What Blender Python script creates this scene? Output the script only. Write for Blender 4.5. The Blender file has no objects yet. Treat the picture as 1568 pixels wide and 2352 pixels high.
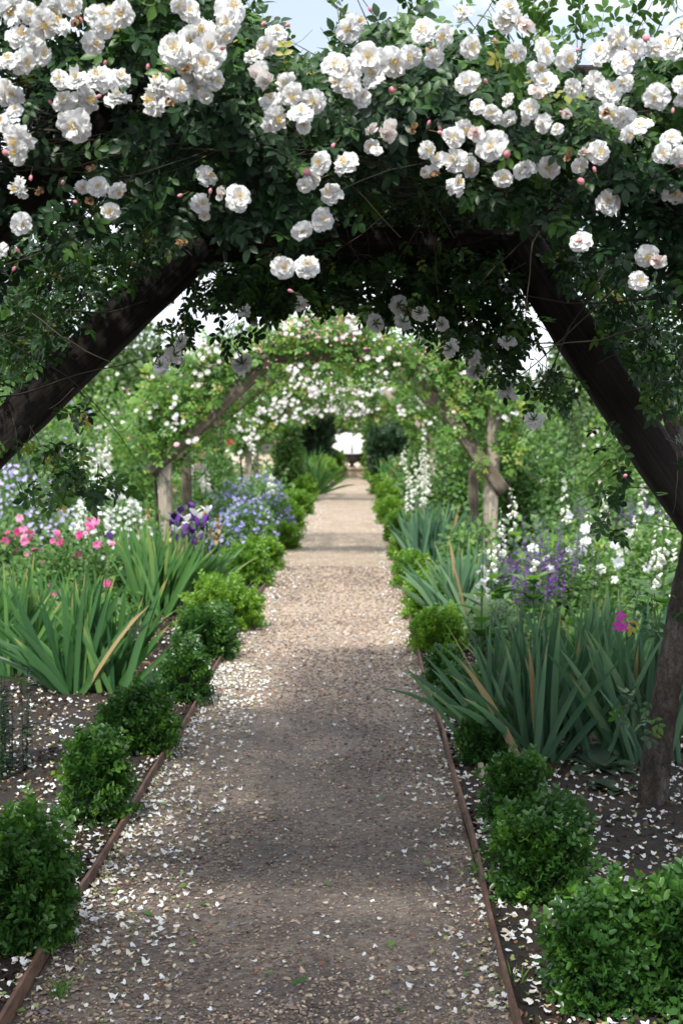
import bpy, math, random
import numpy as np
from mathutils import Vector, Matrix, Quaternion
rng = np.random.default_rng(11)
random.seed(5)
SC = bpy.context.scene
COL = SC.collection
R = math.radians

# ------------------------------------------------------------------ camera
CAMZ = 1.6
cam_d = bpy.data.cameras.new("camera"); cam = bpy.data.objects.new("camera", cam_d); COL.objects.link(cam)
cam.location = (0, 0, CAMZ); cam.rotation_euler = (R(90 - 3.42), 0, R(0.65))
cam_d.sensor_fit = 'VERTICAL'; cam_d.sensor_height = 36; cam_d.sensor_width = 24; cam_d.lens = 50
cam_d.clip_start = 0.05; cam_d.clip_end = 2000
cam_d.dof.use_dof = True; cam_d.dof.focus_distance = 4.4; cam_d.dof.aperture_fstop = 5.6
SC.camera = cam
MW = cam.rotation_euler.to_matrix()
FPX = 3267.0

# ------------------------------------------------------------------ world and sun
SUN_EL, SUN_AZ = R(53), R(180 + 17)          # azimuth clockwise from +Y (the path direction): behind the camera, to the left
sun_dir = Vector((math.sin(SUN_AZ) * math.cos(SUN_EL), math.cos(SUN_AZ) * math.cos(SUN_EL), math.sin(SUN_EL)))
W = bpy.data.worlds.new("World"); SC.world = W; W.use_nodes = True
nt = W.node_tree; nt.nodes.clear()
out = nt.nodes.new('ShaderNodeOutputWorld'); bg = nt.nodes.new('ShaderNodeBackground')
sky = nt.nodes.new('ShaderNodeTexSky'); sky.sky_type = 'NISHITA'; sky.sun_disc = False
sky.sun_elevation = SUN_EL; sky.sun_rotation = SUN_AZ; sky.air_density = 1.0; sky.dust_density = 1.5
tc = nt.nodes.new('ShaderNodeTexCoord'); mp = nt.nodes.new('ShaderNodeMapping'); mp.inputs['Scale'].default_value = (1.0, 1.0, 2.2); mp.inputs['Location'].default_value = (1.7, 7, 3)
nz = nt.nodes.new('ShaderNodeTexNoise'); nz.inputs['Scale'].default_value = 1.6; nz.inputs['Detail'].default_value = 7; nz.inputs['Roughness'].default_value = .55
cr = nt.nodes.new('ShaderNodeValToRGB'); cr.color_ramp.elements[0].position = .40; cr.color_ramp.elements[0].color = (.30, .30, .30, 1); cr.color_ramp.elements[1].position = .55
mx = nt.nodes.new('ShaderNodeMixRGB'); mx.inputs[2].default_value = (11.5, 12, 13, 1)
L = nt.links.new
L(tc.outputs['Generated'], mp.inputs[0]); L(mp.outputs[0], nz.inputs[0]); L(nz.outputs[0], cr.inputs[0])
L(cr.outputs[0], mx.inputs[0]); L(sky.outputs[0], mx.inputs[1]); L(mx.outputs[0], bg.inputs[0]); L(bg.outputs[0], out.inputs[0])
bg.inputs[1].default_value = 0.10
sl = bpy.data.lights.new("sun", 'SUN'); so = bpy.data.objects.new("sun", sl); COL.objects.link(so)
sl.energy = 3.6; sl.angle = R(4.0); sl.color = (1.0, .965, .90)
so.rotation_euler = sun_dir.to_track_quat('Z', 'Y').to_euler(); so.location = (0, 0, 30)
SC.view_settings.view_transform = 'Standard'; SC.view_settings.look = 'None'; SC.view_settings.gamma = 1; SC.view_settings.exposure = 0.62
try:
    SC.cycles.max_bounces = 6; SC.cycles.diffuse_bounces = 3; SC.cycles.transmission_bounces = 3; SC.cycles.transparent_max_bounces = 4; SC.cycles.glossy_bounces = 2
    SC.cycles.use_adaptive_sampling = True
except Exception: pass

def at(px, py, Y):
    """a point that lies Y metres ahead of the camera in the direction of a photo position (1568x2352 grid)"""
    d = MW @ Vector(((px - 784) / FPX, -(py - 1176) / FPX, -1))
    return Vector((d.x / d.y * Y, Y, CAMZ + d.z / d.y * Y))
def atn(px, py, Y):
    px = np.asarray(px, float); py = np.asarray(py, float); Y = np.asarray(Y, float)
    m = np.array(MW); v = np.stack([(px - 784) / FPX, -(py - 1176) / FPX, -np.ones_like(px)], -1) @ m.T
    return np.stack([v[..., 0] / v[..., 1] * Y, Y, CAMZ + v[..., 2] / v[..., 1] * Y], -1)
def gr(px, py):
    d = MW @ Vector(((px - 784) / FPX, -(py - 1176) / FPX, -1)); t = -CAMZ / d.z
    return Vector((d.x * t, d.y * t, 0))

# ------------------------------------------------------------------ materials
def newmat(name):
    m = bpy.data.materials.new(name); m.use_nodes = True; n = m.node_tree; n.nodes.clear()
    o = n.nodes.new('ShaderNodeOutputMaterial'); p = n.nodes.new('ShaderNodeBsdfPrincipled'); n.links.new(p.outputs[0], o.inputs[0])
    return m, n, p, o
def c4(c): return (c[0], c[1], c[2], 1)
def ramp(n, fac, stops):
    r = n.nodes.new('ShaderNodeValToRGB'); e = r.color_ramp.elements
    while len(e) < len(stops): e.new(.5)
    for k, (p, c) in enumerate(stops): e[k].position = p; e[k].color = c4(c)
    n.links.new(fac, r.inputs[0]); return r.outputs[0]
def noise(n, scale, vec=None, detail=4, rough=.55):
    t = n.nodes.new('ShaderNodeTexNoise'); t.inputs['Scale'].default_value = scale; t.inputs['Detail'].default_value = detail; t.inputs['Roughness'].default_value = rough
    if vec is not None: n.links.new(vec, t.inputs[0])
    return t
def ocoord(n, scale=(1, 1, 1)):
    t = n.nodes.new('ShaderNodeTexCoord'); m = n.nodes.new('ShaderNodeMapping'); m.inputs['Scale'].default_value = scale
    n.links.new(t.outputs['Object'], m.inputs[0]); return m.outputs[0]
def bump(n, p, h, strength=.5, dist=.02):
    b = n.nodes.new('ShaderNodeBump'); b.inputs['Strength'].default_value = strength; b.inputs['Distance'].default_value = dist
    n.links.new(h, b.inputs['Height']); n.links.new(b.outputs[0], p.inputs['Normal'])
def leafmat(name, stops, rough=.42, trans=.28, spec=.4, tgain=(1.6, 1.9, .8)):
    """colour follows each leaf's own 'tint' value"""
    m, n, p, o = newmat(name)
    a = n.nodes.new('ShaderNodeAttribute'); a.attribute_name = 'tint'
    c = ramp(n, a.outputs['Fac'], stops)
    n.links.new(c, p.inputs['Base Color']); p.inputs['Roughness'].default_value = rough; p.inputs['Specular IOR Level'].default_value = spec
    t = n.nodes.new('ShaderNodeBsdfTranslucent'); g = n.nodes.new('ShaderNodeMixRGB'); g.blend_type = 'MULTIPLY'; g.inputs[0].default_value = 1
    g.inputs[2].default_value = c4(tgain); n.links.new(c, g.inputs[1]); n.links.new(g.outputs[0], t.inputs[0])
    mxs = n.nodes.new('ShaderNodeMixShader'); mxs.inputs[0].default_value = trans
    n.links.new(p.outputs[0], mxs.inputs[1]); n.links.new(t.outputs[0], mxs.inputs[2]); n.links.new(mxs.outputs[0], o.inputs[0])
    return m
M = {}
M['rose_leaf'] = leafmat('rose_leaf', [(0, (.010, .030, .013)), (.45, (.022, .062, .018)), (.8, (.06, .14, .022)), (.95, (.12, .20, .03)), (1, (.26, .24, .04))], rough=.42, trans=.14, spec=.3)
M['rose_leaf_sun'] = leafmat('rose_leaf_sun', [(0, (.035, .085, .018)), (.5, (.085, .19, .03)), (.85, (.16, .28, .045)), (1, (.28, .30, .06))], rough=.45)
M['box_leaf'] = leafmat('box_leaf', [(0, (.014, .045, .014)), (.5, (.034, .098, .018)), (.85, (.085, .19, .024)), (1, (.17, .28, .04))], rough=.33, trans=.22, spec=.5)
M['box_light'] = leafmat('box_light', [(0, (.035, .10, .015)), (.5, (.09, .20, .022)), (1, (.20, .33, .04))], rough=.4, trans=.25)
M['iris_leaf'] = leafmat('iris_leaf', [(0, (.022, .075, .025)), (.5, (.05, .135, .04)), (.85, (.10, .22, .055)), (.96, (.2, .26, .07)), (1, (.34, .25, .12))], rough=.45, trans=.22)
M['iris_blue'] = leafmat('iris_blue', [(0, (.024, .068, .038)), (.5, (.052, .125, .068)), (.88, (.11, .21, .115)), (.97, (.16, .24, .12)), (1, (.3, .22, .12))], rough=.5, trans=.2)
M['herb_leaf'] = leafmat('herb_leaf', [(0, (.03, .08, .02)), (.5, (.07, .16, .035)), (1, (.17, .28, .07))], rough=.5)
M['grey_leaf'] = leafmat('grey_leaf', [(0, (.05, .09, .06)), (.5, (.09, .15, .085)), (1, (.16, .23, .12))], rough=.55)
M['dark_leaf'] = leafmat('dark_leaf', [(0, (.008, .025, .012)), (.6, (.02, .055, .02)), (1, (.05, .10, .03))], rough=.5, trans=.12)
M['tree_leaf'] = leafmat('tree_leaf', [(0, (.03, .065, .022)), (.5, (.06, .115, .03)), (1, (.13, .20, .055))], rough=.5)
M['petal'] = leafmat('petal', [(0, (.87, .88, .89)), (.6, (.88, .87, .84)), (.82, (.86, .76, .72)), (1, (.82, .50, .52))], rough=.6, trans=.34, spec=.2, tgain=(1, 1, 1))
M['petal_far'] = leafmat('petal_far', [(0, (.82, .82, .80)), (.5, (.82, .74, .72)), (.8, (.80, .42, .48)), (1, (.75, .2, .35))], rough=.6, trans=.3, spec=.2, tgain=(1, 1, 1))
M['spent'] = leafmat('spent', [(0, (.62, .50, .36)), (.6, (.50, .33, .18)), (1, (.30, .17, .08))], rough=.8, trans=.15, tgain=(1, 1, 1))
M['bud'] = leafmat('bud', [(0, (.82, .44, .48)), (1, (.66, .13, .22))], rough=.5, trans=.15, spec=.3, tgain=(1, 1, 1))
M['stamen'] = leafmat('stamen', [(0, (.85, .62, .10)), (1, (.62, .33, .04))], rough=.6, trans=.1, tgain=(1, 1, 1))
M['fallen'] = leafmat('fallen', [(0, (.72, .75, .78)), (.62, (.76, .73, .66)), (.74, (.55, .42, .26)), (.86, (.30, .36, .14)), (.93, (.10, .20, .06)), (1, (.30, .12, .05))], rough=.6, trans=.12, spec=.2, tgain=(1, 1, 1))
M['crumb'] = leafmat('crumb', [(0, (.02, .014, .010)), (.6, (.06, .042, .03)), (.85, (.14, .09, .055)), (1, (.28, .18, .10))], rough=.9, trans=.01, spec=.2)
M['pink'] = leafmat('pink', [(0, (.80, .22, .46)), (.6, (.76, .09, .34)), (1, (.84, .46, .62))], rough=.55, trans=.3, tgain=(1, 1, 1))
M['magenta'] = leafmat('magenta', [(0, (.55, .02, .38)), (1, (.70, .04, .5))], rough=.55, trans=.3, tgain=(1, 1, 1))
M['red'] = leafmat('red', [(0, (.65, .03, .10)), (1, (.75, .08, .22))], rough=.55, trans=.3, tgain=(1, 1, 1))
M['blue'] = leafmat('blue', [(0, (.20, .18, .52)), (.6, (.34, .32, .68)), (1, (.55, .50, .80))], rough=.55, trans=.3, tgain=(1, 1, 1))
M['lilac'] = leafmat('lilac', [(0, (.50, .42, .80)), (1, (.72, .66, .88))], rough=.55, trans=.3, tgain=(1, 1, 1))
M['purple'] = leafmat('purple', [(0, (.12, .025, .28)), (.7, (.22, .055, .40)), (1, (.38, .16, .55))], rough=.55, trans=.25, tgain=(1, 1, 1))
M['violet_dark'] = leafmat('violet_dark', [(0, (.03, .006, .09)), (1, (.10, .02, .22))], rough=.5, trans=.15, tgain=(1, 1, 1))
M['white_fl'] = leafmat('white_fl', [(0, (.80, .82, .85)), (1, (.84, .84, .78))], rough=.55, trans=.3, tgain=(1, 1, 1))
M['foxglove'] = leafmat('foxglove', [(0, (.84, .84, .80)), (.6, (.82, .83, .72)), (1, (.52, .66, .30))], rough=.5, trans=.3, tgain=(1, 1, .9))
M['dry'] = leafmat('dry', [(0, (.34, .22, .10)), (1, (.55, .38, .20))], rough=.7, trans=.2, tgain=(1, 1, 1))
M['stem_green'] = leafmat('stem_green', [(0, (.05, .10, .03)), (.6, (.10, .17, .05)), (1, (.22, .12, .07))], rough=.5, trans=0.02)
M['cane'] = leafmat('cane', [(0, (.018, .015, .010)), (.6, (.04, .034, .020)), (.9, (.07, .06, .03)), (1, (.13, .10, .055))], rough=.6, trans=0.02)

def woodmat(name, a, b, c, streak=60):
    m, n, p, o = newmat(name)
    v = ocoord(n, (streak, streak, 1.6)); g = noise(n, 1.0, v, 6, .65)
    v2 = ocoord(n, (4, 4, 1.2)); g2 = noise(n, 2.0, v2, 4)
    col = ramp(n, g.outputs[0], [(.30, a), (.52, b), (.72, c)])
    mm = n.nodes.new('ShaderNodeMixRGB'); mm.blend_type = 'MULTIPLY'; mm.inputs[0].default_value = .7
    n.links.new(col, mm.inputs[1]); n.links.new(ramp(n, g2.outputs[0], [(.3, (.55, .55, .5)), (.65, (1.1, 1.05, 1))]), mm.inputs[2])
    n.links.new(mm.outputs[0], p.inputs['Base Color']); p.inputs['Roughness'].default_value = .85; p.inputs['Specular IOR Level'].default_value = .25
    bump(n, p, g.outputs[0], .7, .012)
    return m
M['timber_dark'] = woodmat('timber_dark', (.007, .0055, .005), (.016, .0125, .0105), (.034, .027, .023))
M['timber_grey'] = woodmat('timber_grey', (.20, .17, .13), (.36, .32, .26), (.50, .46, .39))
M['timber_brown'] = woodmat('timber_brown', (.085, .065, .048), (.17, .14, .11), (.32, .28, .235))
# bark
m, n, p, o = newmat('bark'); v = ocoord(n, (1, 1, .35)); vo = n.nodes.new('ShaderNodeTexVoronoi'); vo.feature = 'DISTANCE_TO_EDGE'; vo.inputs['Scale'].default_value = 26
nz1 = noise(n, 9, ocoord(n, (1, 1, .4)), 8, .7); ad = n.nodes.new('ShaderNodeMixRGB'); ad.inputs[0].default_value = .25; n.links.new(v, ad.inputs[1]); n.links.new(nz1.outputs['Color'], ad.inputs[2]); n.links.new(ad.outputs[0], vo.inputs[0])
cc = ramp(n, nz1.outputs[0], [(.35, (.03, .023, .017)), (.5, (.085, .066, .05)), (.62, (.20, .18, .165)), (.75, (.33, .32, .30))])
k = ramp(n, vo.outputs[0], [(0, (.25, .2, .16)), (.09, (1, 1, 1))]); mm = n.nodes.new('ShaderNodeMixRGB'); mm.blend_type = 'MULTIPLY'; mm.inputs[0].default_value = 1
n.links.new(cc, mm.inputs[1]); n.links.new(k, mm.inputs[2]); n.links.new(mm.outputs[0], p.inputs['Base Color']); p.inputs['Roughness'].default_value = .9
bump(n, p, vo.outputs[0], 1.0, .03); M['bark'] = m
# rusty edging strip
m, n, p, o = newmat('rusty_metal'); g = noise(n, 30, ocoord(n, (1, .3, 1)), 6, .7); g2 = noise(n, 3, ocoord(n), 3)
mm = n.nodes.new('ShaderNodeMixRGB'); mm.blend_type = 'MULTIPLY'; mm.inputs[0].default_value = .8
n.links.new(ramp(n, g.outputs[0], [(.3, (.06, .032, .022)), (.5, (.13, .068, .045)), (.7, (.22, .135, .095))]), mm.inputs[1])
n.links.new(ramp(n, g2.outputs[0], [(.3, (.6, .6, .6)), (.7, (1.15, 1.1, 1.05))]), mm.inputs[2]); n.links.new(mm.outputs[0], p.inputs['Base Color'])
p.inputs['Roughness'].default_value = .8; bump(n, p, g.outputs[0], .5, .004); M['rust'] = m
# path
m, n, p, o = newmat('gravel_path'); oc = ocoord(n)
vo = n.nodes.new('ShaderNodeTexVoronoi'); vo.inputs['Scale'].default_value = 85; n.links.new(oc, vo.inputs[0])
vo2 = n.nodes.new('ShaderNodeTexVoronoi'); vo2.inputs['Scale'].default_value = 38; n.links.new(oc, vo2.inputs[0])
sx = n.nodes.new('ShaderNodeSeparateColor'); n.links.new(vo.outputs['Color'], sx.inputs[0])
sx2 = n.nodes.new('ShaderNodeSeparateColor'); n.links.new(vo2.outputs['Color'], sx2.inputs[0])
stones = ramp(n, sx.outputs[0], [(0, (.15, .11, .085)), (.3, (.25, .185, .135)), (.55, (.38, .29, .205)), (.8, (.50, .395, .275)), (.95, (.62, .53, .41))])
stones2 = ramp(n, sx2.outputs[1], [(0, (.22, .12, .08)), (.5, (.40, .30, .21)), (.85, (.58, .49, .36)), (1, (.22, .21, .22))])
f1 = noise(n, 2.2, oc, 5, .6); f2 = noise(n, 14, oc, 5, .6)
mxa = n.nodes.new('ShaderNodeMixRGB'); n.links.new(ramp(n, sx2.outputs[0], [(.55, (0, 0, 0)), (.65, (1, 1, 1))]), mxa.inputs[0]); n.links.new(stones, mxa.inputs[1]); n.links.new(stones2, mxa.inputs[2])
sepg = n.nodes.new('ShaderNodeSeparateXYZ'); n.links.new(oc, sepg.inputs[0])
mr = n.nodes.new('ShaderNodeMapRange'); mr.inputs[1].default_value = 7.5; mr.inputs[2].default_value = 11; n.links.new(sepg.outputs[1], mr.inputs[0])
shaded_earth = ramp(n, f2.outputs[0], [(.3, (.044, .038, .037)), (.7, (.086, .073, .069))])
mxb = n.nodes.new('ShaderNodeMixRGB'); n.links.new(stones if False else mxa.outputs[0], mxb.inputs[2]); n.links.new(shaded_earth, mxb.inputs[1])
# how much loose stone covers the compacted earth: arch shade painted into the near end, sunlit tone farther along
ma = n.nodes.new('ShaderNodeMath'); ma.operation = 'MULTIPLY_ADD'; n.links.new(mr.outputs[0], ma.inputs[0]); ma.inputs[1].default_value = .62; n.links.new(ramp(n, f1.outputs[0], [(.35, (.10, .10, .10)), (.65, (.38, .38, .38))]), ma.inputs[2])
n.links.new(ma.outputs[0], mxb.inputs[0]); n.links.new(mxb.outputs[0], p.inputs['Base Color']); p.inputs['Roughness'].default_value = .88
mh = n.nodes.new('ShaderNodeMath'); mh.operation = 'ADD'; n.links.new(vo.outputs['Distance'], mh.inputs[0]); n.links.new(f2.outputs[0], mh.inputs[1])
bump(n, p, mh.outputs[0], .6, .012); M['path'] = m
# soil
m, n, p, o = newmat('soil'); oc = ocoord(n); g = noise(n, 18, oc, 8, .7); g2 = noise(n, 2.5, oc, 4)
mm = n.nodes.new('ShaderNodeMixRGB'); mm.blend_type = 'MULTIPLY'; mm.inputs[0].default_value = .7
n.links.new(ramp(n, g.outputs[0], [(.3, (.012, .009, .007)), (.55, (.032, .023, .017)), (.75, (.065, .047, .034))]), mm.inputs[1]); n.links.new(ramp(n, g2.outputs[0], [(.3, (.7, .7, .7)), (.7, (1.3, 1.2, 1.1))]), mm.inputs[2])
n.links.new(mm.outputs[0], p.inputs['Base Color']); p.inputs['Roughness'].default_value = .95; bump(n, p, g.outputs[0], 1, .05); M['soil'] = m
# stones
M['stone'] = leafmat('stone', [(0, (.08, .062, .056)), (.3, (.16, .12, .10)), (.6, (.30, .235, .18)), (.85, (.56, .46, .33)), (.95, (.20, .19, .23)), (1, (.30, .14, .10))], rough=.75, trans=0.01, spec=.3, tgain=(.1, .1, .1))
def plain(name, col, rough=.8, sc=8, amt=.35, b=.3):
    m, n, p, o = newmat(name); g = noise(n, sc, ocoord(n), 6, .6)
    lo = tuple(x * (1 - amt) for x in col); hi = tuple(min(x * (1 + amt * .6), .9) for x in col)
    n.links.new(ramp(n, g.outputs[0], [(.3, lo), (.7, hi)]), p.inputs['Base Color']); p.inputs['Roughness'].default_value = rough; bump(n, p, g.outputs[0], b, .01); return m
M['basin'] = plain('basin_stone', (.035, .035, .038), .6); M['statue'] = plain('statue_lead', (.28, .30, .35), .5)
M['paving'] = plain('paving_stone', (.50, .38, .28), .85); M['glare_panel'] = plain('glare_white', (.86, .86, .86), .8, amt=.04, b=.1)
M['core'] = plain('shade_core', (.016, .026, .012), .9, 30)
m, n, p, o = newmat('brick'); bt = n.nodes.new('ShaderNodeTexBrick'); bt.inputs['Scale'].default_value = 4.5; bt.inputs['Color1'].default_value = (.42, .24, .16, 1); bt.inputs['Color2'].default_value = (.52, .36, .25, 1); bt.inputs['Mortar'].default_value = (.5, .45, .38, 1)
mpp = n.nodes.new('ShaderNodeMapping'); mpp.inputs['Rotation'].default_value = (R(90), 0, 0); tt = n.nodes.new('ShaderNodeTexCoord'); n.links.new(tt.outputs['Object'], mpp.inputs[0]); n.links.new(mpp.outputs[0], bt.inputs[0]); n.links.new(bt.outputs[0], p.inputs['Base Color']); p.inputs['Roughness'].default_value = .9; M['brick'] = m

# ------------------------------------------------------------------ mesh helpers
ORG = {}
def unit(v): return v / np.maximum(np.linalg.norm(v, axis=-1, keepdims=True), 1e-9)
def rvec(n): return unit(rng.normal(size=(n, 3)))
def frame(y, nh):
    y = unit(np.asarray(y, float)); nh = np.asarray(nh, float)
    z = nh - (nh * y).sum(-1, keepdims=True) * y
    bad = np.linalg.norm(z, axis=-1) < 1e-4
    if bad.any(): z[bad] = np.cross(y[bad], np.array([.3, .9, .2]))
    z = unit(z); x = np.cross(y, z)
    return np.stack([x, y, z], -1)
class Geo:
    def __init__(s): s.V = []; s.F = []; s.T = []; s.n = 0
    def add(s, V, F, tint=.5, mat=0):
        V = np.asarray(V, float).reshape(-1, 3); F = np.asarray(F, int)
        s.V.append(V); s.T.append(np.broadcast_to(np.asarray(tint, float), (len(V),)).copy()); s.F.append((F + s.n, mat)); s.n += len(V); return s
    def scatter(s, T, pos, rot, scale, tint=None, mat=0):
        TV, TF = T; m = len(pos)
        if m == 0: return s
        scale = np.asarray(scale, float)
        if scale.ndim == 0: scale = np.full(m, float(scale))
        if scale.ndim == 1: scale = np.repeat(scale[:, None], 3, 1)
        V = np.einsum('mij,mnj->mni', rot, TV[None] * scale[:, None, :]) + np.asarray(pos)[:, None, :]
        if tint is None: tint = rng.random(m)
        tt = np.repeat(np.clip(tint, 0, 1), len(TV))
        base = (np.arange(m) * len(TV))[:, None, None]
        for F in (TF if isinstance(TF, list) else [TF]):
            s.F.append(((F[None] + base).reshape(-1, F.shape[1]) + s.n, mat))
        s.V.append(V.reshape(-1, 3)); s.T.append(tt); s.n += m * len(TV); return s
    def build(s, name, mats, parent=None, org=None, smooth=True):
        if isinstance(mats, str): mats = [mats]
        V = np.concatenate(s.V) if s.V else np.zeros((0, 3))
        o_ = np.array(ORG[parent.name] if parent is not None else (org if org is not None else (0, 0, 0)), float)
        me = bpy.data.meshes.new(name); me.vertices.add(len(V)); me.vertices.foreach_set('co', (V - o_).astype(np.float32).ravel())
        li = np.concatenate([F.ravel() for F, _ in s.F]); tot = np.concatenate([np.full(len(F), F.shape[1]) for F, _ in s.F])
        mi = np.concatenate([np.full(len(F), k) for F, k in s.F])
        me.loops.add(len(li)); me.loops.foreach_set('vertex_index', li.astype(np.int32))
        me.polygons.add(len(tot)); me.polygons.foreach_set('loop_start', np.concatenate([[0], np.cumsum(tot)[:-1]]).astype(np.int32))
        me.polygons.foreach_set('material_index', mi.astype(np.int32)); me.polygons.foreach_set('use_smooth', np.full(len(tot), smooth))
        a = me.attributes.new('tint', 'FLOAT', 'POINT'); a.data.foreach_set('value', np.concatenate(s.T).astype(np.float32))
        for k in mats: me.materials.append(M[k])
        me.update(calc_edges=True)
        ob = bpy.data.objects.new(name, me); COL.objects.link(ob)
        if parent is not None: ob.parent = parent; ORG[ob.name] = tuple(o_)
        else: ob.location = o_; ORG[ob.name] = tuple(o_)
        return ob
def tag(o, label=None, cat=None, group=None, kind=None):
    if label: o['label'] = label
    if cat: o['category'] = cat
    if group: o['group'] = group
    if kind: o['kind'] = kind
    return o
def thing(name, label, cat, loc=(0, 0, 0), group=None):
    o = bpy.data.objects.new(name, None); COL.objects.link(o); o.location = loc; o.empty_display_size = .1
    ORG[o.name] = tuple(loc); return tag(o, label, cat, group)
def child(name, mesh, parent, loc, q, s):
    o = bpy.data.objects.new(name, mesh); COL.objects.link(o); o.parent = parent
    o.location = Vector(loc) - Vector(ORG[parent.name]); o.rotation_mode = 'QUATERNION'; o.rotation_quaternion = q; o.scale = (s, s, s)
    return o

# templates --------------------------------------------------------
def leaf_t(w=.27, fold=.07, droop=.16):
    rows = [(.0, .02), (.28, .85), (.55, 1.0), (.8, .62), (1.0, 0.03)]
    V = []
    for y, k in rows:
        z = -droop * y * y
        V += [(-w * k, y, z + fold * k), (0, y, z), (w * k, y, z + fold * k)]
    F = []
    for r in range(4):
        for c in range(2): a = r * 3 + c; F.append((a, a + 1, a + 4, a + 3))
    return np.array(V), np.array(F)
LEAF = leaf_t()
LEAF2 = leaf_t(.33, .1, .25)
SLIM = leaf_t(.15, .05, .3)
V, F = leaf_t(.3, .08, .1); BOXLEAF = (V[[1, 3, 4, 5, 9, 10, 11, 13]], [np.array([(0, 2, 1), (0, 3, 2), (4, 5, 7), (5, 6, 7)]), np.array([(1, 2, 5, 4), (2, 3, 6, 5)])])
DIAM = (np.array([(0, 0, 0), (-.3, .45, .08), (0, 1, -.12), (.3, .45, .08), (0, .5, 0)]), np.array([(0, 4, 1), (0, 3, 4), (4, 3, 2), (1, 4, 2)]))
def combine(parts):
    Vs, F3, F4, n = [], [], [], 0
    for V, F in parts:
        for f in (F if isinstance(F, list) else [F]):
            (F3 if f.shape[1] == 3 else F4).append(f + n)
        Vs.append(V); n += len(V)
    FF = []
    if F3: FF.append(np.concatenate(F3))
    if F4: FF.append(np.concatenate(F4))
    return np.concatenate(Vs), FF
def place(T, loc, ang, s, tilt=0):
    V, F = T; c, sn = math.cos(ang), math.sin(ang)
    Rz = np.array([(c, -sn, 0), (sn, c, 0), (0, 0, 1)]); ct, st = math.cos(tilt), math.sin(tilt); Rx = np.array([(1, 0, 0), (0, ct, -st), (0, st, ct)])
    return (V * s) @ Rx.T @ Rz.T + np.array(loc), F
def rachis(L, w=.008):
    return np.array([(-w, 0, 0), (w, 0, 0), (w * .6, L, 0), (-w * .6, L, 0), (0, 0, -w), (0, L, -w)]), np.array([(0, 1, 2, 3), (1, 4, 5, 2), (4, 0, 3, 5)])
# compound rose leaf, total length 1: terminal leaflet and two pairs
SPRIG = combine([rachis(.62), place(LEAF, (0, .6, 0), 0, .42, -.1), place(LEAF, (0, .52, 0), 1.05, .36, .12), place(LEAF, (0, .52, 0), -1.05, .36, -.1),
                 place(LEAF, (0, .26, 0), 1.2, .31, .05), place(LEAF, (0, .26, 0), -1.2, .31, .2)])
SPRIG_LO = combine([place(DIAM, (0, .6, 0), 0, .42), place(DIAM, (0, .52, 0), 1.05, .36), place(DIAM, (0, .52, 0), -1.05, .36), place(DIAM, (0, .26, 0), 1.2, .31), place(DIAM, (0, .26, 0), -1.2, .31)])
# box shoot: opposite leaves along a short twig, length 1
ps = [rachis(1.0, .02)]
for k_ in range(5):
    y_ = .1 + k_ * .2; s_ = .42 - .03 * abs(k_ - 2)
    for sg in (1, -1):
        T_ = place(BOXLEAF, (0, 0, 0), 0, s_, .35 + .1 * k_)
        a_ = (k_ % 2) * math.pi / 2
        V_ = T_[0]; z_ang = sg * .95; c, sn = math.cos(z_ang), math.sin(z_ang)
        V_ = V_ @ np.array([(c, -sn, 0), (sn, c, 0), (0, 0, 1)]).T
        ca, sa = math.cos(a_), math.sin(a_); V_ = V_ @ np.array([(ca, 0, sa), (0, 1, 0), (-sa, 0, ca)]).T
        ps.append((V_ + np.array([0, y_, 0]), T_[1]))
SHOOT = combine(ps)
def ringflower(n=5, cup=.15, w=.5):
    parts = []
    for k in range(n):
        V = np.array([(0, 0.02, 0), (-w * .6, .55, cup * .6), (0, .6, cup * .35), (w * .6, .55, cup * .6), (-w * .35, 1, cup), (w * .35, 1, cup)])
        F = [np.array([(0, 2, 1), (0, 3, 2)]), np.array([(1, 2, 5, 4)]), np.array([(2, 3, 5)])]
        parts.append(place((V, F), (0, 0, 0), k * 2 * math.pi / n, 1))
    return combine(parts)
FLAT5 = ringflower()
DBL = combine([ringflower(6, .25, .62), (lambda T: (T[0] * .72 + np.array([0, 0, .12]), T[1]))(ringflower(5, .55, .62)), (lambda T: (T[0] * .4 + np.array([0, 0, .2]), T[1]))(ringflower(4, .9, .6))])
def bell():
    V = []; F = []; ns = 7
    prof = [(0.02, .10), (.25, .2), (.62, .24), (.9, .3), (1.0, .44)]
    for y, r in prof:
        for k in range(ns):
            a = 2 * math.pi * k / ns; V.append((r * math.cos(a), y, r * math.sin(a)))
    for i in range(len(prof) - 1):
        for k in range(ns): a = i * ns + k; b = i * ns + (k + 1) % ns; F.append((a, b, b + ns, a + ns))
    return np.array(V), np.array(F)
BELL = bell()
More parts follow.
